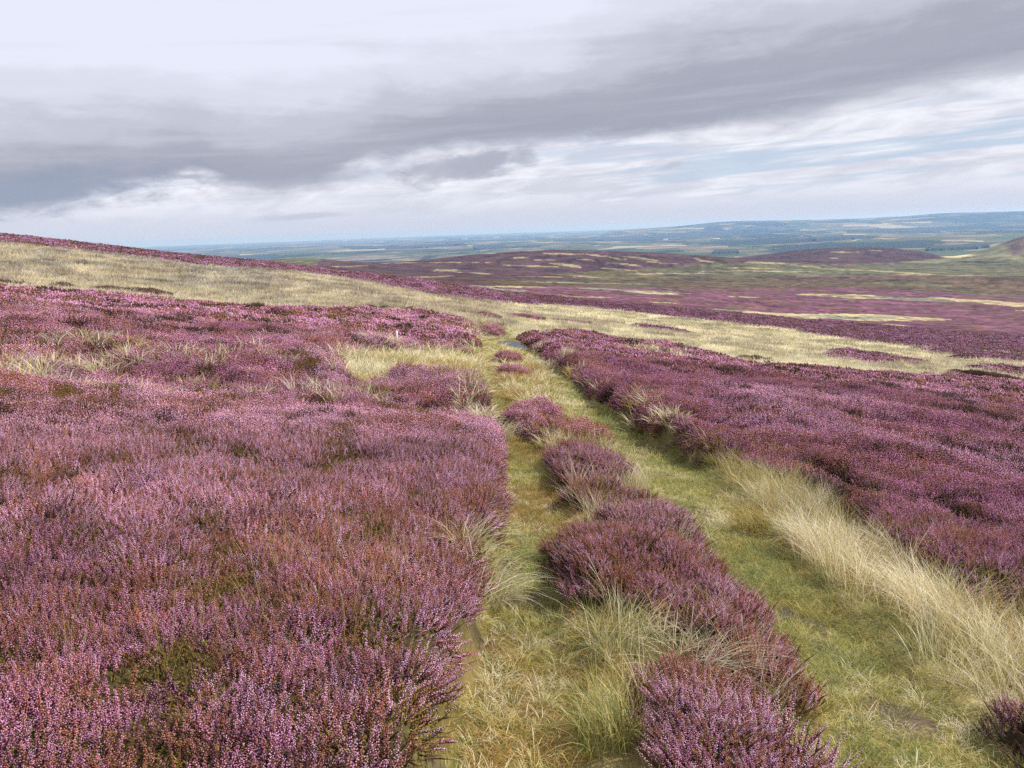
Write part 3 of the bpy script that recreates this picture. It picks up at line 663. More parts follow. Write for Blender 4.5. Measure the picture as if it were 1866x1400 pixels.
# long straw grass
def straw_sets():
    S = []
    for lod, (x, y) in (('A', grid(NEARMIN+.35, 9.2, .072, seed=13)), ('B', logpolar(8.8, 42, 130, seed=14)), ('C', logpolar(40, 300, 170, seed=15))):
        r = np.hypot(x, y)
        h = np.maximum(smp(HF, x, y), smp(HSKY, x, y)*(r > 70)); tk = smp(TK, x, y); mg = smp(MG, x, y)
        pres = (1-h)*(1-np.clip(tk*1.25, 0, 1))
        # median between the tracks close by is shorter; keep it patchy
        dlx = smp(np.minimum(dl, 60), x, y); drx = smp(np.minimum(dr, 60), x, y); az = np.arctan2(x, y)
        med = (az < smp(AA, x, y)+1) & (r < 60)
        patch = fbm(x/.7, y/.7, 91, 3)
        pres = pres*np.where(r < 40, .30+.9*sst(.38, .58, patch), 1)
        md = smp(MEDIAN, x, y); rz = smp(ellr, x, y); whz = smp(ellw, x, y)
        pres = pres*(1-md*(1-np.clip(rz*.8+whz, 0, 1))*.80)
        pres = pres*(1-sst(.02, .35, tk)*.9)
        pres = np.maximum(pres, mg*.45*(1-tk))
        keep = (rng.random(len(x)) < pres) & (smp(PM2, x, y) < .2)
        keep &= ~((r < 2.6) & (rng.random(len(x)) < .4))
        x, y, r = x[keep], y[keep], r[keep]; n = len(x); az = np.arctan2(x, y)
        kinds = ['straw', 'yellow', 'green', 'rust', 'grey']
        u = rng.random(n)+(fbm(x/1.6, y/1.6, 93, 3)-.5)*1.3
        rightside = smp(np.where(AA > 0, 1.0, 0.0), x, y) > .5
        idx = np.where(u < .52, 0, np.where(u < .80, 1, np.where(u < .93, 2, 3)))
        idx = np.where((r > 40), np.where(rng.random(n) < .93, 0, 1), idx)
        # reddish grass on the median further on
        rz = smp(ellr, x, y); idx = np.where(rng.random(n) < rz, 3, idx)
        gz = np.clip(smp(greyf, x, y), 0, 1); idx = np.where(rng.random(n) < gz*.85, 4, idx)
        whz = smp(ellw, x, y); idx = np.where(rng.random(n) < whz, 0, idx)
        if lod == 'A': s = rng.uniform(.8, 1.15, n); zs = s*rng.uniform(.6, 1.05, n)*np.where(smp(HF, x, y) > .5, .75, 1)
        elif lod == 'B': s = r/130/.085*rng.uniform(.8, 1.2, n); zs = np.clip(s, .7, 1.15)*rng.uniform(.6, 1.1, n)*np.where(smp(HF, x, y) > .5, .75, 1)
        else: s = r/170/.20*rng.uniform(.8, 1.2, n); zs = np.clip(s**.4, .8, 1.4)*rng.uniform(.6, 1.1, n)
        zs *= np.where((r > 10) & (smp(MEDIAN, x, y) > .3), .55, 1)
        tn = tints(x, y, .85, 1.15)
        a_ = np.arctan2(x, y); l_ = np.log(r); v_ = fbm(a_*22, l_*16, 97, 4); tn = tn*(1-sst(25, 60, r)*.45+sst(25, 60, r)*.9*v_)[:, None]
        wh_ = np.clip(smp(ellw, x, y), 0, 1)[:, None]; tn = tn*(1+.22*wh_*np.array([1, 1, 1.1]))
        dk_ = sst(.60, .72, fbm(a_*60, l_*34, 98, 3))*sst(30, 60, r); tn = tn*(1-.5*dk_[:, None]*np.array([.8, .85, .8])); zs = zs*(1+.7*dk_)
        fs_ = sst(25, 60, r)[:, None]; lf_ = np.where(x < 0, .9, -.7)[:, None]; tn = tn*(1-fs_*lf_*np.array([.11, .14, .12]))
        kn = [f'G{lod}_{k}' for k in kinds]
        if lod == 'A': kn.append('GA_thin'); hh_ = smp(HF, x, y); idx = np.where((hh_ > .5) & (rng.random(n) < .93), 5, idx); zs = np.where(idx == 5, rng.uniform(.8, 1.3, n), zs)
        S.append((x, y, idx, kn, s, zs, tn, .3, -.01))
    return S
ellr = np.zeros(AA.shape)
for e in [(960,680,60,25,.8),(920,720,60,30,.7),(1080,710,60,25,.75),(1110,740,50,25,.6),(1010,770,40,30,.4),(1230,830,60,25,.4),(1400,960,60,40,.5),(990,640,40,10,.5)]:
    ellr = np.maximum(ellr, ell(*e))
ellw = np.zeros(AA.shape)
for e in [(1540,1010,90,45,.9),(1650,1080,110,45,.9),(1820,1180,110,60,.9),(740,660,110,20,.3),(1300,1200,140,40,.3)]:
    ellw = np.maximum(ellw, ell(*e))
scatter_obj('grass', straw_sets(), 'long straw coloured grass beside the tracks and across the slope', 'long grass', M_grass_i)
# short turf in the tracks
def turf_sets():
    S = []
    for lod, (x, y) in (('A', grid(NEARMIN-.3, 9.2, .052, seed=23)), ('B', logpolar(8.8, 60, 130, seed=24))):
        r = np.hypot(x, y); h = smp(HF, x, y); tk = smp(TK, x, y)
        bare = sst(.66, .74, fbm(x*3, y*3, 56, 3))
        pres = (1-h)*np.maximum(tk, .6)*(1-.8*bare)*(1-.85*smp(PEAT, x, y))
        keep = (rng.random(len(x)) < pres) & (smp(PM, x, y) < .12)
        x, y, r, tk = x[keep], y[keep], r[keep], tk[keep]; n = len(x)
        kinds = ['yellow', 'green', 'rust', 'straw']
        lf = smp(np.where(dl < dr, 1.0, 0.0), x, y) > .5
        u = rng.random(n)+(fbm(x/.8, y/.8, 95, 3)-.5)*1.4
        idx = np.where(u < .42, 1, np.where(u < .80, 0, 3))
        idx = np.where(lf & (rng.random(n) < sst(.40, .60, fbm(x/1.1, y/1.1, 96, 3))*.6), 2, idx)
        if lod == 'A': s = rng.uniform(.9, 1.3, n); zs = s*rng.uniform(.5, 1.2, n)
        else: s = r/130/.10*rng.uniform(.8, 1.2, n); zs = rng.uniform(.6, 1.3, n)
        S.append((x, y, idx, [f'T{lod}_{k}' for k in kinds], s, zs, tints(x, y, .8, 1.1)*1.12, .6, -.004))
    return S
scatter_obj('turf_grass', turf_sets(), 'short green and yellow turf lining the two wheel tracks', 'turf', M_grass_i)

# ------------------------------------------------------------------ single bushes and tussocks
def bush(px, py, rx, ry, h, mix, label, name='heather_bush', group='heather bushes along the median between the wheel tracks', lod='A', rot=None, dens=.078, catg='heather bush'):
    cx, cy = WX(px, py, h*.75)
    a = math.atan2(cx, cy) if rot is None else rot
    rnd = random.Random(int(px*7+py))
    nr = np.random.default_rng(int(px+py*3))
    zc = float(smp(Z, np.array([cx]), np.array([cy]))[0])
    ux = np.array([math.cos(a), -math.sin(a)]); uy = np.array([math.sin(a), math.cos(a)])
    ph = nr.random(4)*6.28
    def rimf(t): return 1+.16*math.sin(2*t+ph[0])+.13*math.sin(3*t+ph[1])+.09*math.sin(5*t+ph[2])+.05*math.sin(9*t+ph[3])
    def dome(u, v):                                     # u,v in unit disc -> world point (x,y,z)
        t = math.atan2(v, u); k = rimf(t); x = cx+ux[0]*u*rx*k+uy[0]*v*ry*k; y = cy+ux[1]*u*rx*k+uy[1]*v*ry*k
        q = min(u*u+v*v, 1); zz = 0 if q >= 1 else h*.80*(1-q**2.6)**.55*(1+.20*math.sin(4*u+ph[3])*math.cos(5*v+ph[1])+.16*math.sin(2.2*v+ph[2])+.10*math.sin(9*u+7*v+ph[0]))
        return np.array([x, y, float(smp(Z, np.array([x]), np.array([y]))[0])-.02+zz])
    # dark twiggy core
    nr_, nt_ = 9, 26; V = [dome(0, 0)-[0, 0, .08]]; F = []
    for i in range(1, nr_+1):
        for j in range(nt_):
            t = j/nt_*6.2832; V.append(dome(i/nr_*.98*math.cos(t), i/nr_*.98*math.sin(t))-[0, 0, .05+.03*nr.random()])
    for j in range(nt_): F.append((0, 1+j, 1+(j+1) % nt_))
    for i in range(nr_-1):
        for j in range(nt_):
            b = 1+i*nt_; c = b+nt_; j2 = (j+1) % nt_
            F += [(b+j, c+j, c+j2), (b+j, c+j2, b+j2)]
    V = np.array(V); parts = [(V, np.array(F), np.tile(np.array([.045, .032, .015]), (len(V), 1)))]
    step = dens*(1 if lod == 'A' else 1); n = int(3.14*rx*ry*1.7/(step*step))
    for k in range(n):
        q = rnd.random()**.5*.99; sk = rnd.random() < .13; q = rnd.uniform(1.0, 1.28) if sk else q; t = rnd.uniform(0, 6.28); u, v = q*math.cos(t), q*math.sin(t)
        p = dome(u, v); d1 = dome(min(q+.04, 1)*math.cos(t), min(q+.04, 1)*math.sin(t)) if q < .95 else p+np.array([0, 0, -.05])
        tilt = (.12+.75*min(q, 1)**5)*rnd.uniform(.4, 1.3)*(.5 if sk else 1)
        if math.sin(9*u+ph[0])*math.sin(8*v+ph[1]) > .9 and rx > .34: continue
        ox = ux*u/max(q, .01)+uy*v/max(q, .01) if True else 0
        fam = rnd.choices(list(mix.keys()), list(mix.values()))[0]
        key = f'{lod}_{fam}{rnd.choice([0, 1]) if (lod == "A" and fam in ("lilac", "magenta")) else 0}'
        sc0 = rnd.uniform(.8, 1.1)*(step/.078 if lod != 'A' else 1)*(.8 if sk else 1)
        parts.append(xf(protos[key][1], p-[0, 0, .03], rnd.uniform(0, 6.28), sc0, sc0*rnd.uniform(.6, 1.12), ox[0]*tilt, ox[1]*tilt))
    g_ = cat(parts); V = g_[0]-[cx, cy, zc]; g_[2][:] = g_[2]*np.array([1.02, .92, 1.02])
    o = link(name, mesh(name, V, g_[1], g_[2], mat=M_heath)); o.location = (cx, cy, zc)
    tag(o, label, catg, group); return o
LM = {'lilac': .5, 'magenta': .3, 'rust': .15, 'green': .05}
RM = {'lilac': .25, 'magenta': .35, 'rust': .35, 'green': .05}
DM = {'dark': .75, 'magenta': .12, 'green': .13}
bush(1150,1005,.42,.62,.31,RM,'largest heather bush on the median, russet topped with a dark shaded side over the track')
bush(1185,925,.38,.60,.27,{'lilac':.7,'magenta':.2,'green':.1},'pale lilac heather bush just behind the largest russet bush on the median')
bush(1300,1090,.28,.46,.24,LM,'low heather bush spilling onto the right track beside the largest bush')
bush(1360,1170,.20,.28,.17,RM,'small russet heather bush above the arching straw grass')
bush(1068,832,.36,.85,.27,LM,'rounded purple heather bush on the median between the grass notch and the bare peat')
bush(975,745,.40,.95,.30,{'magenta':.5,'lilac':.25,'rust':.15,'dark':.1},'dark magenta heather bush overhanging the bare peat in the left track', lod='B', dens=.085)
bush(1040,780,.40,.60,.26,{'rust':.5,'magenta':.3,'green':.2},'thin reddish heather bush mixed with grass behind the rounded purple bush', lod='B', dens=.09)
bush(1340,1335,.34,.27,.27,{'lilac':.75,'magenta':.2,'green':.05},'bright lilac heather bush nearest the camera between the tracks')
bush(1110,890,.36,.34,.24,{'rust':.4,'lilac':.4,'green':.2},'loose heather bush with grass through it between the rounded purple bush and the lilac bush')
bush(1045,975,.16,.22,.22,{'rust':.6,'magenta':.3,'dark':.1},'russet heather tuft on the shaded left flank of the largest bush')
bush(1230,1010,.30,.42,.26,{'rust':.3,'lilac':.5,'magenta':.2},'mixed pink heather bush on the right flank of the largest bush')
bush(1400,1235,.20,.18,.12,{'rust':.5,'green':.3,'lilac':.2},'thin faded heather bush on the right track edge behind the bright lilac bush')
bush(1260,1235,.24,.2,.2,{'lilac':.4,'rust':.3,'green':.3},'straggly heather bush poking up through pale straw grass')
bush(895,597,.62,1.1,.5,LM,'small round heather bush standing alone beside the pool', lod='B', dens=.16)
bush(925,648,.28,1.1,.28,RM,'narrow faded heather bush on the median just short of the pool', lod='B', dens=.11)
bush(934,672,.26,.8,.24,RM,'reddish heather bush in rusty grass on the median', lod='B', dens=.11)
bush(888,575,1.0,2.5,.45,{'magenta':.4,'rust':.3,'dark':.3},'dull brownish heather bush where the path meets the straw slope', group='heather bushes near the pool', lod='B', dens=.2)
bush(960,578,1.6,2.5,.55,{'magenta':.7,'dark':.2,'lilac':.1},'purple heather bush beyond the pool at the near end of a thin heather strip', group='heather bushes near the pool', lod='B', dens=.22)
bush(1045,588,2.6,1.5,.35,{'magenta':.8,'dark':.2},'long low heather bush lying in straw grass beyond the pool', group='heather bushes near the pool', lod='B', dens=.24)
bush(1885,1310,.12,.16,.18,DM|{'magenta':.4},'dark heather bush at the right edge beside the straw grass')
bush(1412,1150,.05,.05,.08,{'rust':1},'tiny rust red heather sprig standing on the right track turf')
DG = 'dark heather bushes on the edge of the left slope'
for px, py, rx, ry, h, lb in [(262,531,1.3,1.4,.34,'wide dark green and brown bush on the far edge of the left heather'),(195,527,.55,.7,.32,'dark bush beside the wide brown bush on the left slope'),(112,521,.45,.6,.32,'small dark bush against pale straw on the left slope'),
    (42,518,.35,.5,.3,'tiny dark bush in straw grass left of the small dark bush'),(5,515,.35,.5,.34,'dark bush at the left edge of the photo above the heather'),
    (668,563,.6,.7,.34,'dark twiggy bush on the heather crest furthest left of the crest bushes'),(702,562,.45,.6,.38,'dark twiggy bush in the middle of the heather crest'),
    (740,566,.5,.6,.36,'dark twiggy bush on the heather crest above the white marker post'),(768,568,.3,.5,.34,'small dark bush at the right end of the heather crest'),
    (470,570,.3,.4,.25,'lone black bush low in the upper left heather'),(1375,655,.8,1.0,.35,'olive bush where the right heather meets the straw slope'),
    (1790,690,1.4,1.6,.4,'dark bush on the far edge of the right heather'),(1745,686,.9,1.2,.4,'dark rounded bush left of the dark bush on the right heather edge')]:
    bush(px, py, rx, ry, h, DM, lb, group=DG if px < 800 else 'dark bushes on the far edge of the right heather', lod='B', dens=.15, name='dark_bush', catg='bush')

def tussock(px, py, rad, n, h0, h1, kinds, lean, wind, label, w=.0036, spread=.6):
    cx, cy = WX(px, py, .05); cz = float(smp(Z, np.array([cx]), np.array([cy]))[0])
    parts = []
    for k in range(n):
        A, B = GP[random.choice(kinds)]; r = rad*math.sqrt(random.random()); t = random.uniform(0, 6.28)
        x, y = r*math.cos(t), r*math.sin(t)
        ang = t+random.gauss(0, .5) if random.random() < .4 else wind+random.gauss(0, spread)
        b = blade(x, y, random.uniform(h0, h1), w*random.uniform(.7, 1.2), random.uniform(*lean), ang, jit(random.choice(A), .2), jit(random.choice(B), .15), 6, 1.0)
        dz = float(smp(Z, np.array([cx+x]), np.array([cy+y]))[0])-cz-.01
        parts.append((b[0]+[0, 0, dz], b[1], b[2]))
    g_ = cat(parts); o = link('grass_tussock', mesh('grass_tussock', *g_, mat=M_grass)); o.location = (cx, cy, cz)
    return tag(o, label, 'grass tussock', 'grass tussocks along the wheel tracks')
tussock(880,1065,.13,260,.20,.42,['straw'],(.5,1.3),.3,'pale straw tussock leaning out over the left track beside the largest heather bush')
tussock(1130,1175,.15,240,.2,.40,['yellow','straw','green'],(.3,1.1),.6,'yellow green tussock at the foot of the largest heather bush')
tussock(1260,1225,.16,170,.2,.38,['straw'],(.6,1.3),.2,'arching pale straw tussock hanging over the straggly heather bush')
tussock(1110,1330,.14,240,.2,.38,['yellow','green'],(.4,1.0),2.0,'green and straw tussock left of the bright lilac bush')
tussock(1098,768,.17,300,.18,.34,['green'],(.2,.8),1.0,'bright green tussock beside the right track before the heather bank',.006)
tussock(905,790,.2,260,.25,.45,['straw'],(.3,1.0),-.8,'white straw tussock on the left track edge by the bare peat',.006)
tussock(1000,668,.7,420,.3,.5,['straw'],(.2,.9),.3,'bright pale tussock on the bank right of the rusty grass',.016)
tussock(985,642,.35,200,.3,.5,['straw'],(.2,.9),.4,'small cream tussock on the heather right of the pool',.014)
tussock(150,660,.5,170,.22,.38,['straw','green'],(.3,1.0),0,'green tipped tussock sticking out of the far left heather',.014)
tussock(1500,1000,.22,420,.3,.5,['straw'],(.4,1.1),2.2,'tall white straw tussock at the top of the bright grass bank')
tussock(1700,1110,.22,420,.28,.48,['straw'],(.4,1.1),2.2,'dense white straw tussock low in the bright grass bank')
tussock(1370,950,.16,300,.22,.4,['rust','yellow'],(.3,1.0),2.4,'rusty yellow tussock on the right track edge above the bright grass bank')

# ------------------------------------------------------------------ pool
n = 40; V = [(0, 0, 0)]; F = []
for k in range(n):
    t = k/n*6.2832; q = 1.18; V.append((ut[0]*.62*q*math.cos(t)+ur[0]*1.75*q*math.sin(t), ut[1]*.62*q*math.cos(t)+ur[1]*1.75*q*math.sin(t), 0))
for k in range(n): F.append((0, 1+k, 1+(k+1) % n))
m, nt = newmat('pool_water'); p = N(nt, 'ShaderNodeBsdfPrincipled'); p.inputs['Base Color'].default_value = (.02, .022, .02, 1); p.inputs['Roughness'].default_value = .06; p.inputs['IOR'].default_value = 1.33
p.inputs['Specular IOR Level'].default_value = .5
nz = N(nt, 'ShaderNodeTexNoise'); nz.inputs['Scale'].default_value = 9; b = N(nt, 'ShaderNodeBump'); b.inputs['Strength'].default_value = .12; b.inputs['Distance'].default_value = .02
nt.links.new(nz.outputs[0], b.inputs['Height']); nt.links.new(b.outputs[0], p.inputs['Normal'])
o_ = N(nt, 'ShaderNodeOutputMaterial'); nt.links.new(p.outputs[0], o_.inputs[0])
o = link('water', mesh('water', np.array(V), np.array(F)[:, ::-1], mat=m)); o.location = (POOL[0], POOL[1], Z_POOL)
tag(o, 'small rainwater pool lying in the right wheel track', 'pool', kind='structure')

# ------------------------------------------------------------------ white marker post
cx, cy = WX(723, 619, .3); cz = float(smp(Z, np.array([cx]), np.array([cy]))[0])
def prism(w, d, z0, z1, ch=.006, top=0):
    pr_ = [(-w+ch, -d), (w-ch, -d), (w, -d+ch), (w, d-ch), (w-ch, d), (-w+ch, d), (-w, d-ch), (-w, -d+ch)]
    V = [(x, y, z0) for x, y in pr_]+[(x, y, z1) for x, y in pr_]+[(x*.8, y*.8, z1+.012) for x, y in pr_]+[(0, 0, z1+.016)]
    F = []
    for lv in (0, 8):
        for k in range(8):
            a, b2 = lv+k, lv+(k+1) % 8; F += [(a, b2, b2+8), (a, b2+8, a+8)]
    for k in range(8): F.append((16+k, 16+(k+1) % 8, 24))
    return np.array(V, float), np.array(F)
def simple(name, col, rough):
    m, nt = newmat(name); p = N(nt, 'ShaderNodeBsdfPrincipled'); p.inputs['Roughness'].default_value = rough
    nz = N(nt, 'ShaderNodeTexNoise'); nz.inputs['Scale'].default_value = 14; c = mixc(nt, nz.outputs[0], tuple(x*.8 for x in col), col); nt.links.new(c, p.inputs['Base Color'])
    o_ = N(nt, 'ShaderNodeOutputMaterial'); nt.links.new(p.outputs[0], o_.inputs[0]); return m
e = bpy.data.objects.new('marker_post', None); sc.collection.objects.link(e); e.location = (cx, cy, cz)
e.rotation_euler = (.02, .03, .3)
tag(e, 'short white marker post standing alone in the heather left of the path', 'marker post')
V, F = prism(.025, .025, -.25, .12); o = link('stake', mesh('stake', V, F, mat=simple('weathered_timber', (.16, .13, .09), .9))); o.parent = e
V, F = prism(.029, .029, .12, .38); o = link('post_cap', mesh('post_cap', V, F, mat=simple('white_paint', (.82, .82, .82), .6))); o.parent = e

# ------------------------------------------------------------------ distant woods and farmsteads
def wood(px0, px1, y0, y1, label):
    """a plantation on the plain: a bumpy canopy slab standing on the ground"""
    a0, l0 = W((px0+px1)/2, (y0+y1)/2); r = math.exp(l0); w = (px1-px0)/FPX*r/2*.95
    _, la = W((px0+px1)/2, y1); _, lb = W((px0+px1)/2, y0); dpt = max((math.exp(lb)-math.exp(la))/2, 150); dpt = min(dpt, 1500)
    cx, cy = r*math.sin(a0), r*math.cos(a0); nu, nv = 60, 24
    u, v = np.meshgrid(np.linspace(-1, 1, nu), np.linspace(-1, 1, nv)); ux, uy = math.cos(a0), -math.sin(a0)
    x = cx+ux*u*w+math.sin(a0)*v*dpt; y = cy+uy*u*w+math.cos(a0)*v*dpt
    q = np.maximum(np.abs(u)**3, np.abs(v)**2)+(fbm(u*4+px0, v*4, 5, 3)-.5)*.6
    hgt = np.where(q < .85, 18+9*fbm(x/40, y/40, 9, 2), -3)
    z = smp(Z, x, y)+hgt; zc = z.mean()
    V = np.stack([x-cx, y-cy, z-zc], -1).reshape(-1, 3)
    i, j = np.meshgrid(np.arange(nu-1), np.arange(nv-1)); b = (j*nu+i).ravel()
    F = np.stack([b, b+1, b+nu+1, b+nu], -1)
    o = link('woodland', mesh('woodland', V, F, np.tile([.022, .036, .018], (len(V), 1))+.012*rng.random((len(V), 1)), mat=M_heath)); o.location = (cx, cy, zc)
    tag(o, label, 'woodland', 'plantations on the distant plain', 'stuff')
for a in [(1185,1335,424,436,'long dark wood on the plain under the start of the far ridge'),(1010,1180,433,442,'dark wood on the plain behind the crest of the purple hill'),(860,925,449,454,'dark wood left of the purple hill crest'),
          (700,850,447,452,'long wood on the plain above the left shoulder of the purple hill'),(1330,1400,417,421,'wood below the first rise of the far ridge'),(1480,1570,432,436,'wood in green fields above the dark domed hill'),
          (1700,1790,450,456,'wood between the domed hill and the right hand slope'),(640,700,450,455,'small wood on the hazy plain above the green knoll'),(1300,1345,458,463,'small wood just behind the dark domed hill'),
          (1800,1900,420,427,'wood on the slopes at the right of the far ridge'),(1560,1700,418,424,'wood on the lower slopes in the middle of the far ridge')]:
    wood(*a)
M_wall = simple('farm_walls', (.75, .73, .68), .8); M_slate = simple('slate_roof', (.10, .10, .12), .6); M_metal = simple('pale_metal', (.85, .86, .88), .5)
def farm(px, py, L, wd, h, label, mat=None):
    cx, cy = WX(px, py); cz = float(smp(Z, np.array([cx]), np.array([cy]))[0])
    e = bpy.data.objects.new('farm_building', None); sc.collection.objects.link(e); e.location = (cx, cy, cz); e.rotation_euler[2] = -math.atan2(cx, cy)+random.uniform(-.3, .3)
    tag(e, label, 'building', 'pale buildings on the distant plain')
    V = [(-L, -wd, -4), (L, -wd, -4), (L, wd, -4), (-L, wd, -4), (-L, -wd, h), (L, -wd, h), (L, wd, h), (-L, wd, h), (-L, 0, h*1.5), (L, 0, h*1.5)]
    q = [(0, 1, 5, 4), (1, 2, 6, 5), (2, 3, 7, 6), (3, 0, 4, 7)]; F = []
    for a, b, c, d in q: F += [(a, b, c), (a, c, d)]
    F += [(4, 8, 7), (5, 6, 9)]
    o = link('wall', mesh('wall', np.array(V, float), np.array(F), mat=M_wall)); o.parent = e
    Lr = L+.6; wr = wd+.8; V = [(-Lr, -wr, h-.2), (Lr, -wr, h-.2), (Lr, 0, h*1.5+.3), (-Lr, 0, h*1.5+.3), (-Lr, wr, h-.2), (Lr, wr, h-.2)]
    V = V+[(x, y, z-.25) for x, y, z in V]
    F = [(0, 1, 2), (0, 2, 3), (3, 2, 5), (3, 5, 4), (6, 8, 7), (6, 9, 8), (9, 11, 8), (9, 10, 11), (0, 6, 7), (0, 7, 1), (4, 5, 11), (4, 11, 10)]
    o = link('roof', mesh('roof', np.array(V, float), np.array(F), mat=mat or M_slate)); o.parent = e
for a in [(1213,437,45,25,9,'white farm building in the long dark wood below the far ridge',M_metal),(1575,413,40,22,9,'white building beneath the highest part of the far ridge',M_metal),
          (628,439,160,60,16,'long bright sheds on the plain above the green knoll',M_metal),(690,442,170,60,15,'bright greenhouse block on the hazy plain right of the long sheds',M_metal),
          (905,433,130,50,14,'pale sheds on the plain just left of the purple hill crest',M_metal),(846,436,120,50,13,'pale sheds on the plain left of the crest sheds',M_metal),(1305,436,60,30,9,'pale farm building at the right end of the long dark wood',M_metal)]:
    farm(*a)

# ------------------------------------------------------------------ air
def boxmesh(x0, x1, y0, y1, z0, z1):
    V = [(x, y, z) for z in (z0, z1) for y in (y0, y1) for x in (x0, x1)]
    return np.array(V, float), np.array([(0, 2, 3, 1), (4, 5, 7, 6), (0, 1, 5, 4), (2, 6, 7, 3), (0, 4, 6, 2), (1, 3, 7, 5)])
V, F = boxmesh(-76000, 76000, -76000, 76000, min(Z.min(), -420)-1, max(Z.max(), 60)+40)
m, nt = newmat('haze'); pv = N(nt, 'ShaderNodeVolumePrincipled'); pv.inputs['Color'].default_value = (.30, .52, .95, 1); pv.inputs['Density'].default_value = 3.8e-5
pv.inputs['Absorption Color'].default_value = (.50, .50, .46, 1); pv.inputs['Anisotropy'].default_value = .2
o_ = N(nt, 'ShaderNodeOutputMaterial'); nt.links.new(pv.outputs[0], o_.inputs['Volume'])
o = link('haze', mesh('haze', V, F, mat=m)); tag(o, 'thin blue haze over the moor and distant plain', 'haze', kind='stuff')

# ------------------------------------------------------------------ sun and sky
SAZ, SEL = R_(92), R_(45)
sl = bpy.data.lights.new('sun', 'SUN'); sl.energy = 5.0; sl.angle = R_(.6); sl.color = (1, .95, .87)
so = bpy.data.objects.new('sun', sl); sc.collection.objects.link(so)
sd = Vector((math.sin(SAZ)*math.cos(SEL), math.cos(SAZ)*math.cos(SEL), math.sin(SEL))); so.rotation_euler = sd.to_track_quat('Z', 'Y').to_euler()
wd = bpy.data.worlds.new('World'); sc.world = wd; wd.use_nodes = True; nt = wd.node_tree; nt.nodes.clear(); L = nt.links.new
sky = N(nt, 'ShaderNodeTexSky'); sky.sky_type = 'NISHITA'; sky.sun_disc = False; sky.sun_elevation = SEL; sky.sun_rotation = SAZ; sky.altitude = 400
tc = N(nt, 'ShaderNodeTexCoord').outputs['Generated']; sp = N(nt, 'ShaderNodeSeparateXYZ'); L(tc, sp.inputs[0])
X_, Y_, Z_ = sp.outputs
azn = mathn(nt, 'MULTIPLY', mathn(nt, 'ARCTAN2', X_, Y_), 57.2958)
eln = mathn(nt, 'MULTIPLY', mathn(nt, 'ARCSINE', Z_), 57.2958)
def AE(px, py):
    a, t = ray(px, py); return math.degrees(a), math.degrees(math.atan(t))
def curve(pts, off=10., rngv=60.):
    """elevation (deg) as a function of azimuth (deg), as a float curve"""
    n = nt.nodes.new('ShaderNodeFloatCurve'); q = sorted(AE(*p) for p in pts)
    cm = n.mapping.curves[0]
    P = [((a+60)/120, (e_+off)/rngv) for a, e_ in q]
    P = [(0, P[0][1])]+P+[(1, P[-1][1])]
    cm.points[0].location = P[0]; cm.points[1].location = P[-1]
    for a, v in P[1:-1]: cm.points.new(a, v)
    n.mapping.update(); x = mathn(nt, 'DIVIDE', mathn(nt, 'ADD', azn, 60), 120, clamp=True); L(x, n.inputs['Value'])
    return mathn(nt, 'SUBTRACT', mathn(nt, 'MULTIPLY', n.outputs[0], rngv), off)
def snoise(sx, sy, rot, scale=1., det=6, rough=.55, seed=0, dist=0):
    cb = N(nt, 'ShaderNodeCombineXYZ'); L(azn, cb.inputs[0]); L(eln, cb.inputs[1]); cb.inputs[2].default_value = seed
    mp = N(nt, 'ShaderNodeMapping'); mp.vector_type = 'POINT'; mp.inputs['Rotation'].default_value = (0, 0, rot); L(cb.outputs[0], mp.inputs[0])
    m2 = N(nt, 'ShaderNodeMapping'); m2.inputs['Scale'].default_value = (sx, sy, 1); L(mp.outputs[0], m2.inputs[0])
    n = N(nt, 'ShaderNodeTexNoise'); n.inputs['Scale'].default_value = scale; n.inputs['Detail'].default_value = det; n.inputs['Roughness'].default_value = rough; n.inputs['Distortion'].default_value = dist
    L(m2.outputs[0], n.inputs['Vector']); return n.outputs['Fac']
def mrange(v, a, b, c=0., d=1., smooth=True):
    n = N(nt, 'ShaderNodeMapRange'); n.interpolation_type = 'SMOOTHSTEP' if smooth else 'LINEAR'
    n.clamp = True if not smooth else n.clamp
    L(v, n.inputs[0])
    for k, x in zip((1, 2, 3, 4), (a, b, c, d)): n.inputs[k].default_value = x
    return n.outputs[0]
E_low = curve([(-100,400),(0,383),(120,358),(300,330),(360,318),(420,340),(560,338),(690,305),(800,275),(1000,263),(1200,258),(1400,236),(1600,196),(1750,165),(1866,140),(2000,110)])
F_top = curve([(-100,90),(0,100),(300,110),(600,90),(900,60),(1100,-20),(1300,-120),(1500,-150),(1700,-165),(1866,-200)])
S_ = 10.0                                              # colours below are display radiance; Background strength is 1/S_
n_fine = snoise(.30, .75, -.08, 1, 8, .6, 1.3, .4); n_big = snoise(.05, .16, -.10, 1, 5, .5, 4.2, .5); n_str = snoise(.06, 1.1, -.05, 1, 6, .55, 7.7)
edge = mathn(nt, 'ADD', mathn(nt, 'MULTIPLY_ADD', n_fine, 2.0, -1.0), mathn(nt, 'MULTIPLY_ADD', n_big, 2.4, -1.2))
dlt = mathn(nt, 'SUBTRACT', eln, mathn(nt, 'ADD', E_low, edge))
dlt = mathn(nt, 'DIVIDE', dlt, mathn(nt, 'MULTIPLY_ADD', mrange(azn, 5, 30), 1.6, 1.0)); deck = mrange(dlt, -.35, .75)
s = mathn(nt, 'DIVIDE', mathn(nt, 'SUBTRACT', eln, E_low), mathn(nt, 'SUBTRACT', F_top, E_low))
n_band = snoise(.030, .34, .0, 1, 7, .6, 11.3, .6); s = mathn(nt, 'ADD', s, mathn(nt, 'MULTIPLY_ADD', n_band, .6, -.3))
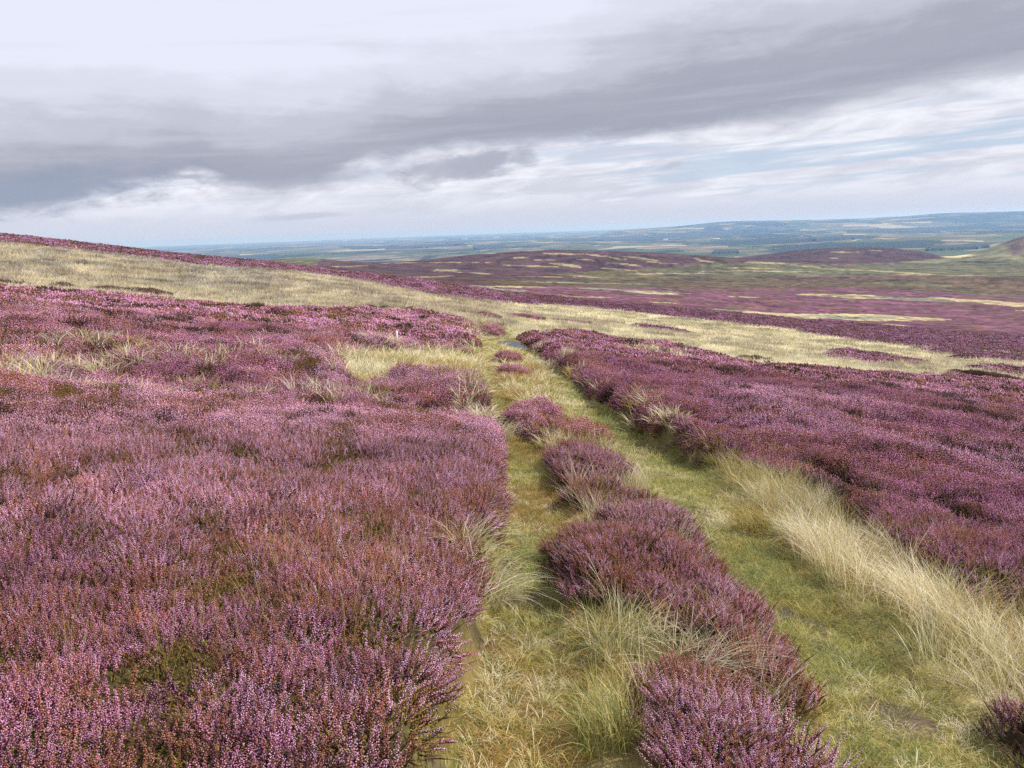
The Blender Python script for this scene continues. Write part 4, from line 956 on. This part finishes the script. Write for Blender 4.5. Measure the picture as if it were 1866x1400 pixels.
s = mathn(nt, 'ADD', s, mathn(nt, 'MULTIPLY_ADD', n_big, .45, -.225)); s = mathn(nt, 'ADD', s, mathn(nt, 'MULTIPLY_ADD', n_fine, .30, -.15))
cr = N(nt, 'ShaderNodeValToRGB'); cr.color_ramp.interpolation = 'EASE'; L(s, cr.inputs[0]); el_ = cr.color_ramp.elements
el_[0].position = 0; el_[0].color = (.44, .46, .54, 1); el_[1].position = 1; el_[1].color = (.80, .82, .95, 1)
for p_, c_ in ((.12, (.37, .39, .475, 1)), (.34, (.40, .415, .495, 1)), (.58, (.55, .57, .66, 1)), (.8, (.71, .73, .84, 1))):
    q = el_.new(p_); q.color = c_
# clear strip under the deck: pale blue sky crossed by thin white cloud
blue = mixc(nt, .8, mixc(nt, 1.0, sky.outputs[0], (.75, .75, .75), 'MULTIPLY'), (5.4, 6.7, 8.6))
low = mixc(nt, 0.0, (6.9, 7.0, 8.0), (0, 0, 0))
az_right = mrange(azn, -12, 24)
streak = mathn(nt, 'MULTIPLY', mrange(n_str, .47, .60), mathn(nt, 'MULTIPLY', mrange(eln, 1.6, 3.0), mrange(eln, 8.5, 5.5)))
streak = mathn(nt, 'MULTIPLY', streak, mathn(nt, 'MULTIPLY_ADD', az_right, .75, .25))
n_low = snoise(.17, .8, -.06, 1, 8, .6, 5.5, .5); white = mixc(nt, mrange(n_low, .35, .68), (6.6, 6.7, 7.6), (9.2, 9.3, 10.0))
lowc = mixc(nt, mrange(eln, .5, 3.2), (6.4, 6.75, 7.9), white)
lowc = mixc(nt, mathn(nt, 'MULTIPLY', streak, .85), lowc, blue)
deckc = mixc(nt, 1.0, cr.outputs[0], (S_, S_, S_), 'MULTIPLY')
deckc = mixc(nt, mathn(nt, 'MULTIPLY', mrange(n_str, .5, .75), .25), deckc, (6.5, 6.6, 7.5))
col = mixc(nt, deck, lowc, deckc)
def puff(px, py, wx, wy, c, amp=1.0, rot=-.15, soft=.9):
    a0, e0 = AE(px, py); k = 57.3/FPX
    da = mathn(nt, 'DIVIDE', mathn(nt, 'SUBTRACT', azn, a0), wx*k); de = mathn(nt, 'SUBTRACT', mathn(nt, 'SUBTRACT', eln, e0), mathn(nt, 'MULTIPLY', mathn(nt, 'SUBTRACT', azn, a0), -rot))
    de = mathn(nt, 'DIVIDE', de, wy*k)
    d = mathn(nt, 'SQRT', mathn(nt, 'ADD', mathn(nt, 'MULTIPLY', da, da), mathn(nt, 'MULTIPLY', de, de)))
    d = mathn(nt, 'ADD', d, mathn(nt, 'MULTIPLY_ADD', n_puff, 2.0, -1.0))
    global col
    col = mixc(nt, mathn(nt, 'MULTIPLY', mrange(d, 1.15, 1.15-soft), amp), col, c)
n_puff = snoise(.40, .95, -.1, 1, 8, .66, 2.1, .3)
puff(850, 305, 135, 30, (4.6, 4.75, 5.6), .92, -.12, .75)
puff(890, 296, 85, 24, (4.3, 4.45, 5.3), .85, -.14, .8)
puff(958, 292, 34, 19, (4.6, 4.75, 5.6), .8, -.1, .8)
puff(345, 322, 45, 7, (4.4, 4.6, 5.5), .8, -.05)
puff(1222, 303, 30, 7, (5.3, 5.4, 6.2), .7, -.2)
puff(90, 345, 230, 42, (3.1, 3.6, 4.7), .9, -.1, 1.0)
puff(560, 325, 160, 26, (3.9, 4.1, 5.0), .6, -.12, 1.0)
puff(545, 396, 95, 7, (5.5, 5.7, 6.7), .7, -.02)
puff(1290, 352, 70, 5, (8.6, 8.7, 9.4), .9, -.06)
puff(1120, 364, 40, 4, (8.3, 8.4, 9.2), .8, -.04)
puff(1560, 338, 50, 5, (8.2, 8.3, 9.2), .7, -.06)
bg = N(nt, 'ShaderNodeBackground'); L(col, bg.inputs[0]); bg.inputs[1].default_value = .83/S_
ow = N(nt, 'ShaderNodeOutputWorld'); L(bg.outputs[0], ow.inputs[0])

# ------------------------------------------------------------------ render settings
sc.view_settings.view_transform = 'Standard'; sc.view_settings.look = 'None'; sc.view_settings.exposure = 0.3; sc.view_settings.gamma = 1
sc.render.engine = 'CYCLES'; cy = sc.cycles
cy.max_bounces = 5; cy.diffuse_bounces = 3; cy.glossy_bounces = 2; cy.transmission_bounces = 3; cy.volume_bounces = 1; cy.transparent_max_bounces = 4
cy.use_denoising = False; cy.sample_clamp_indirect = 4
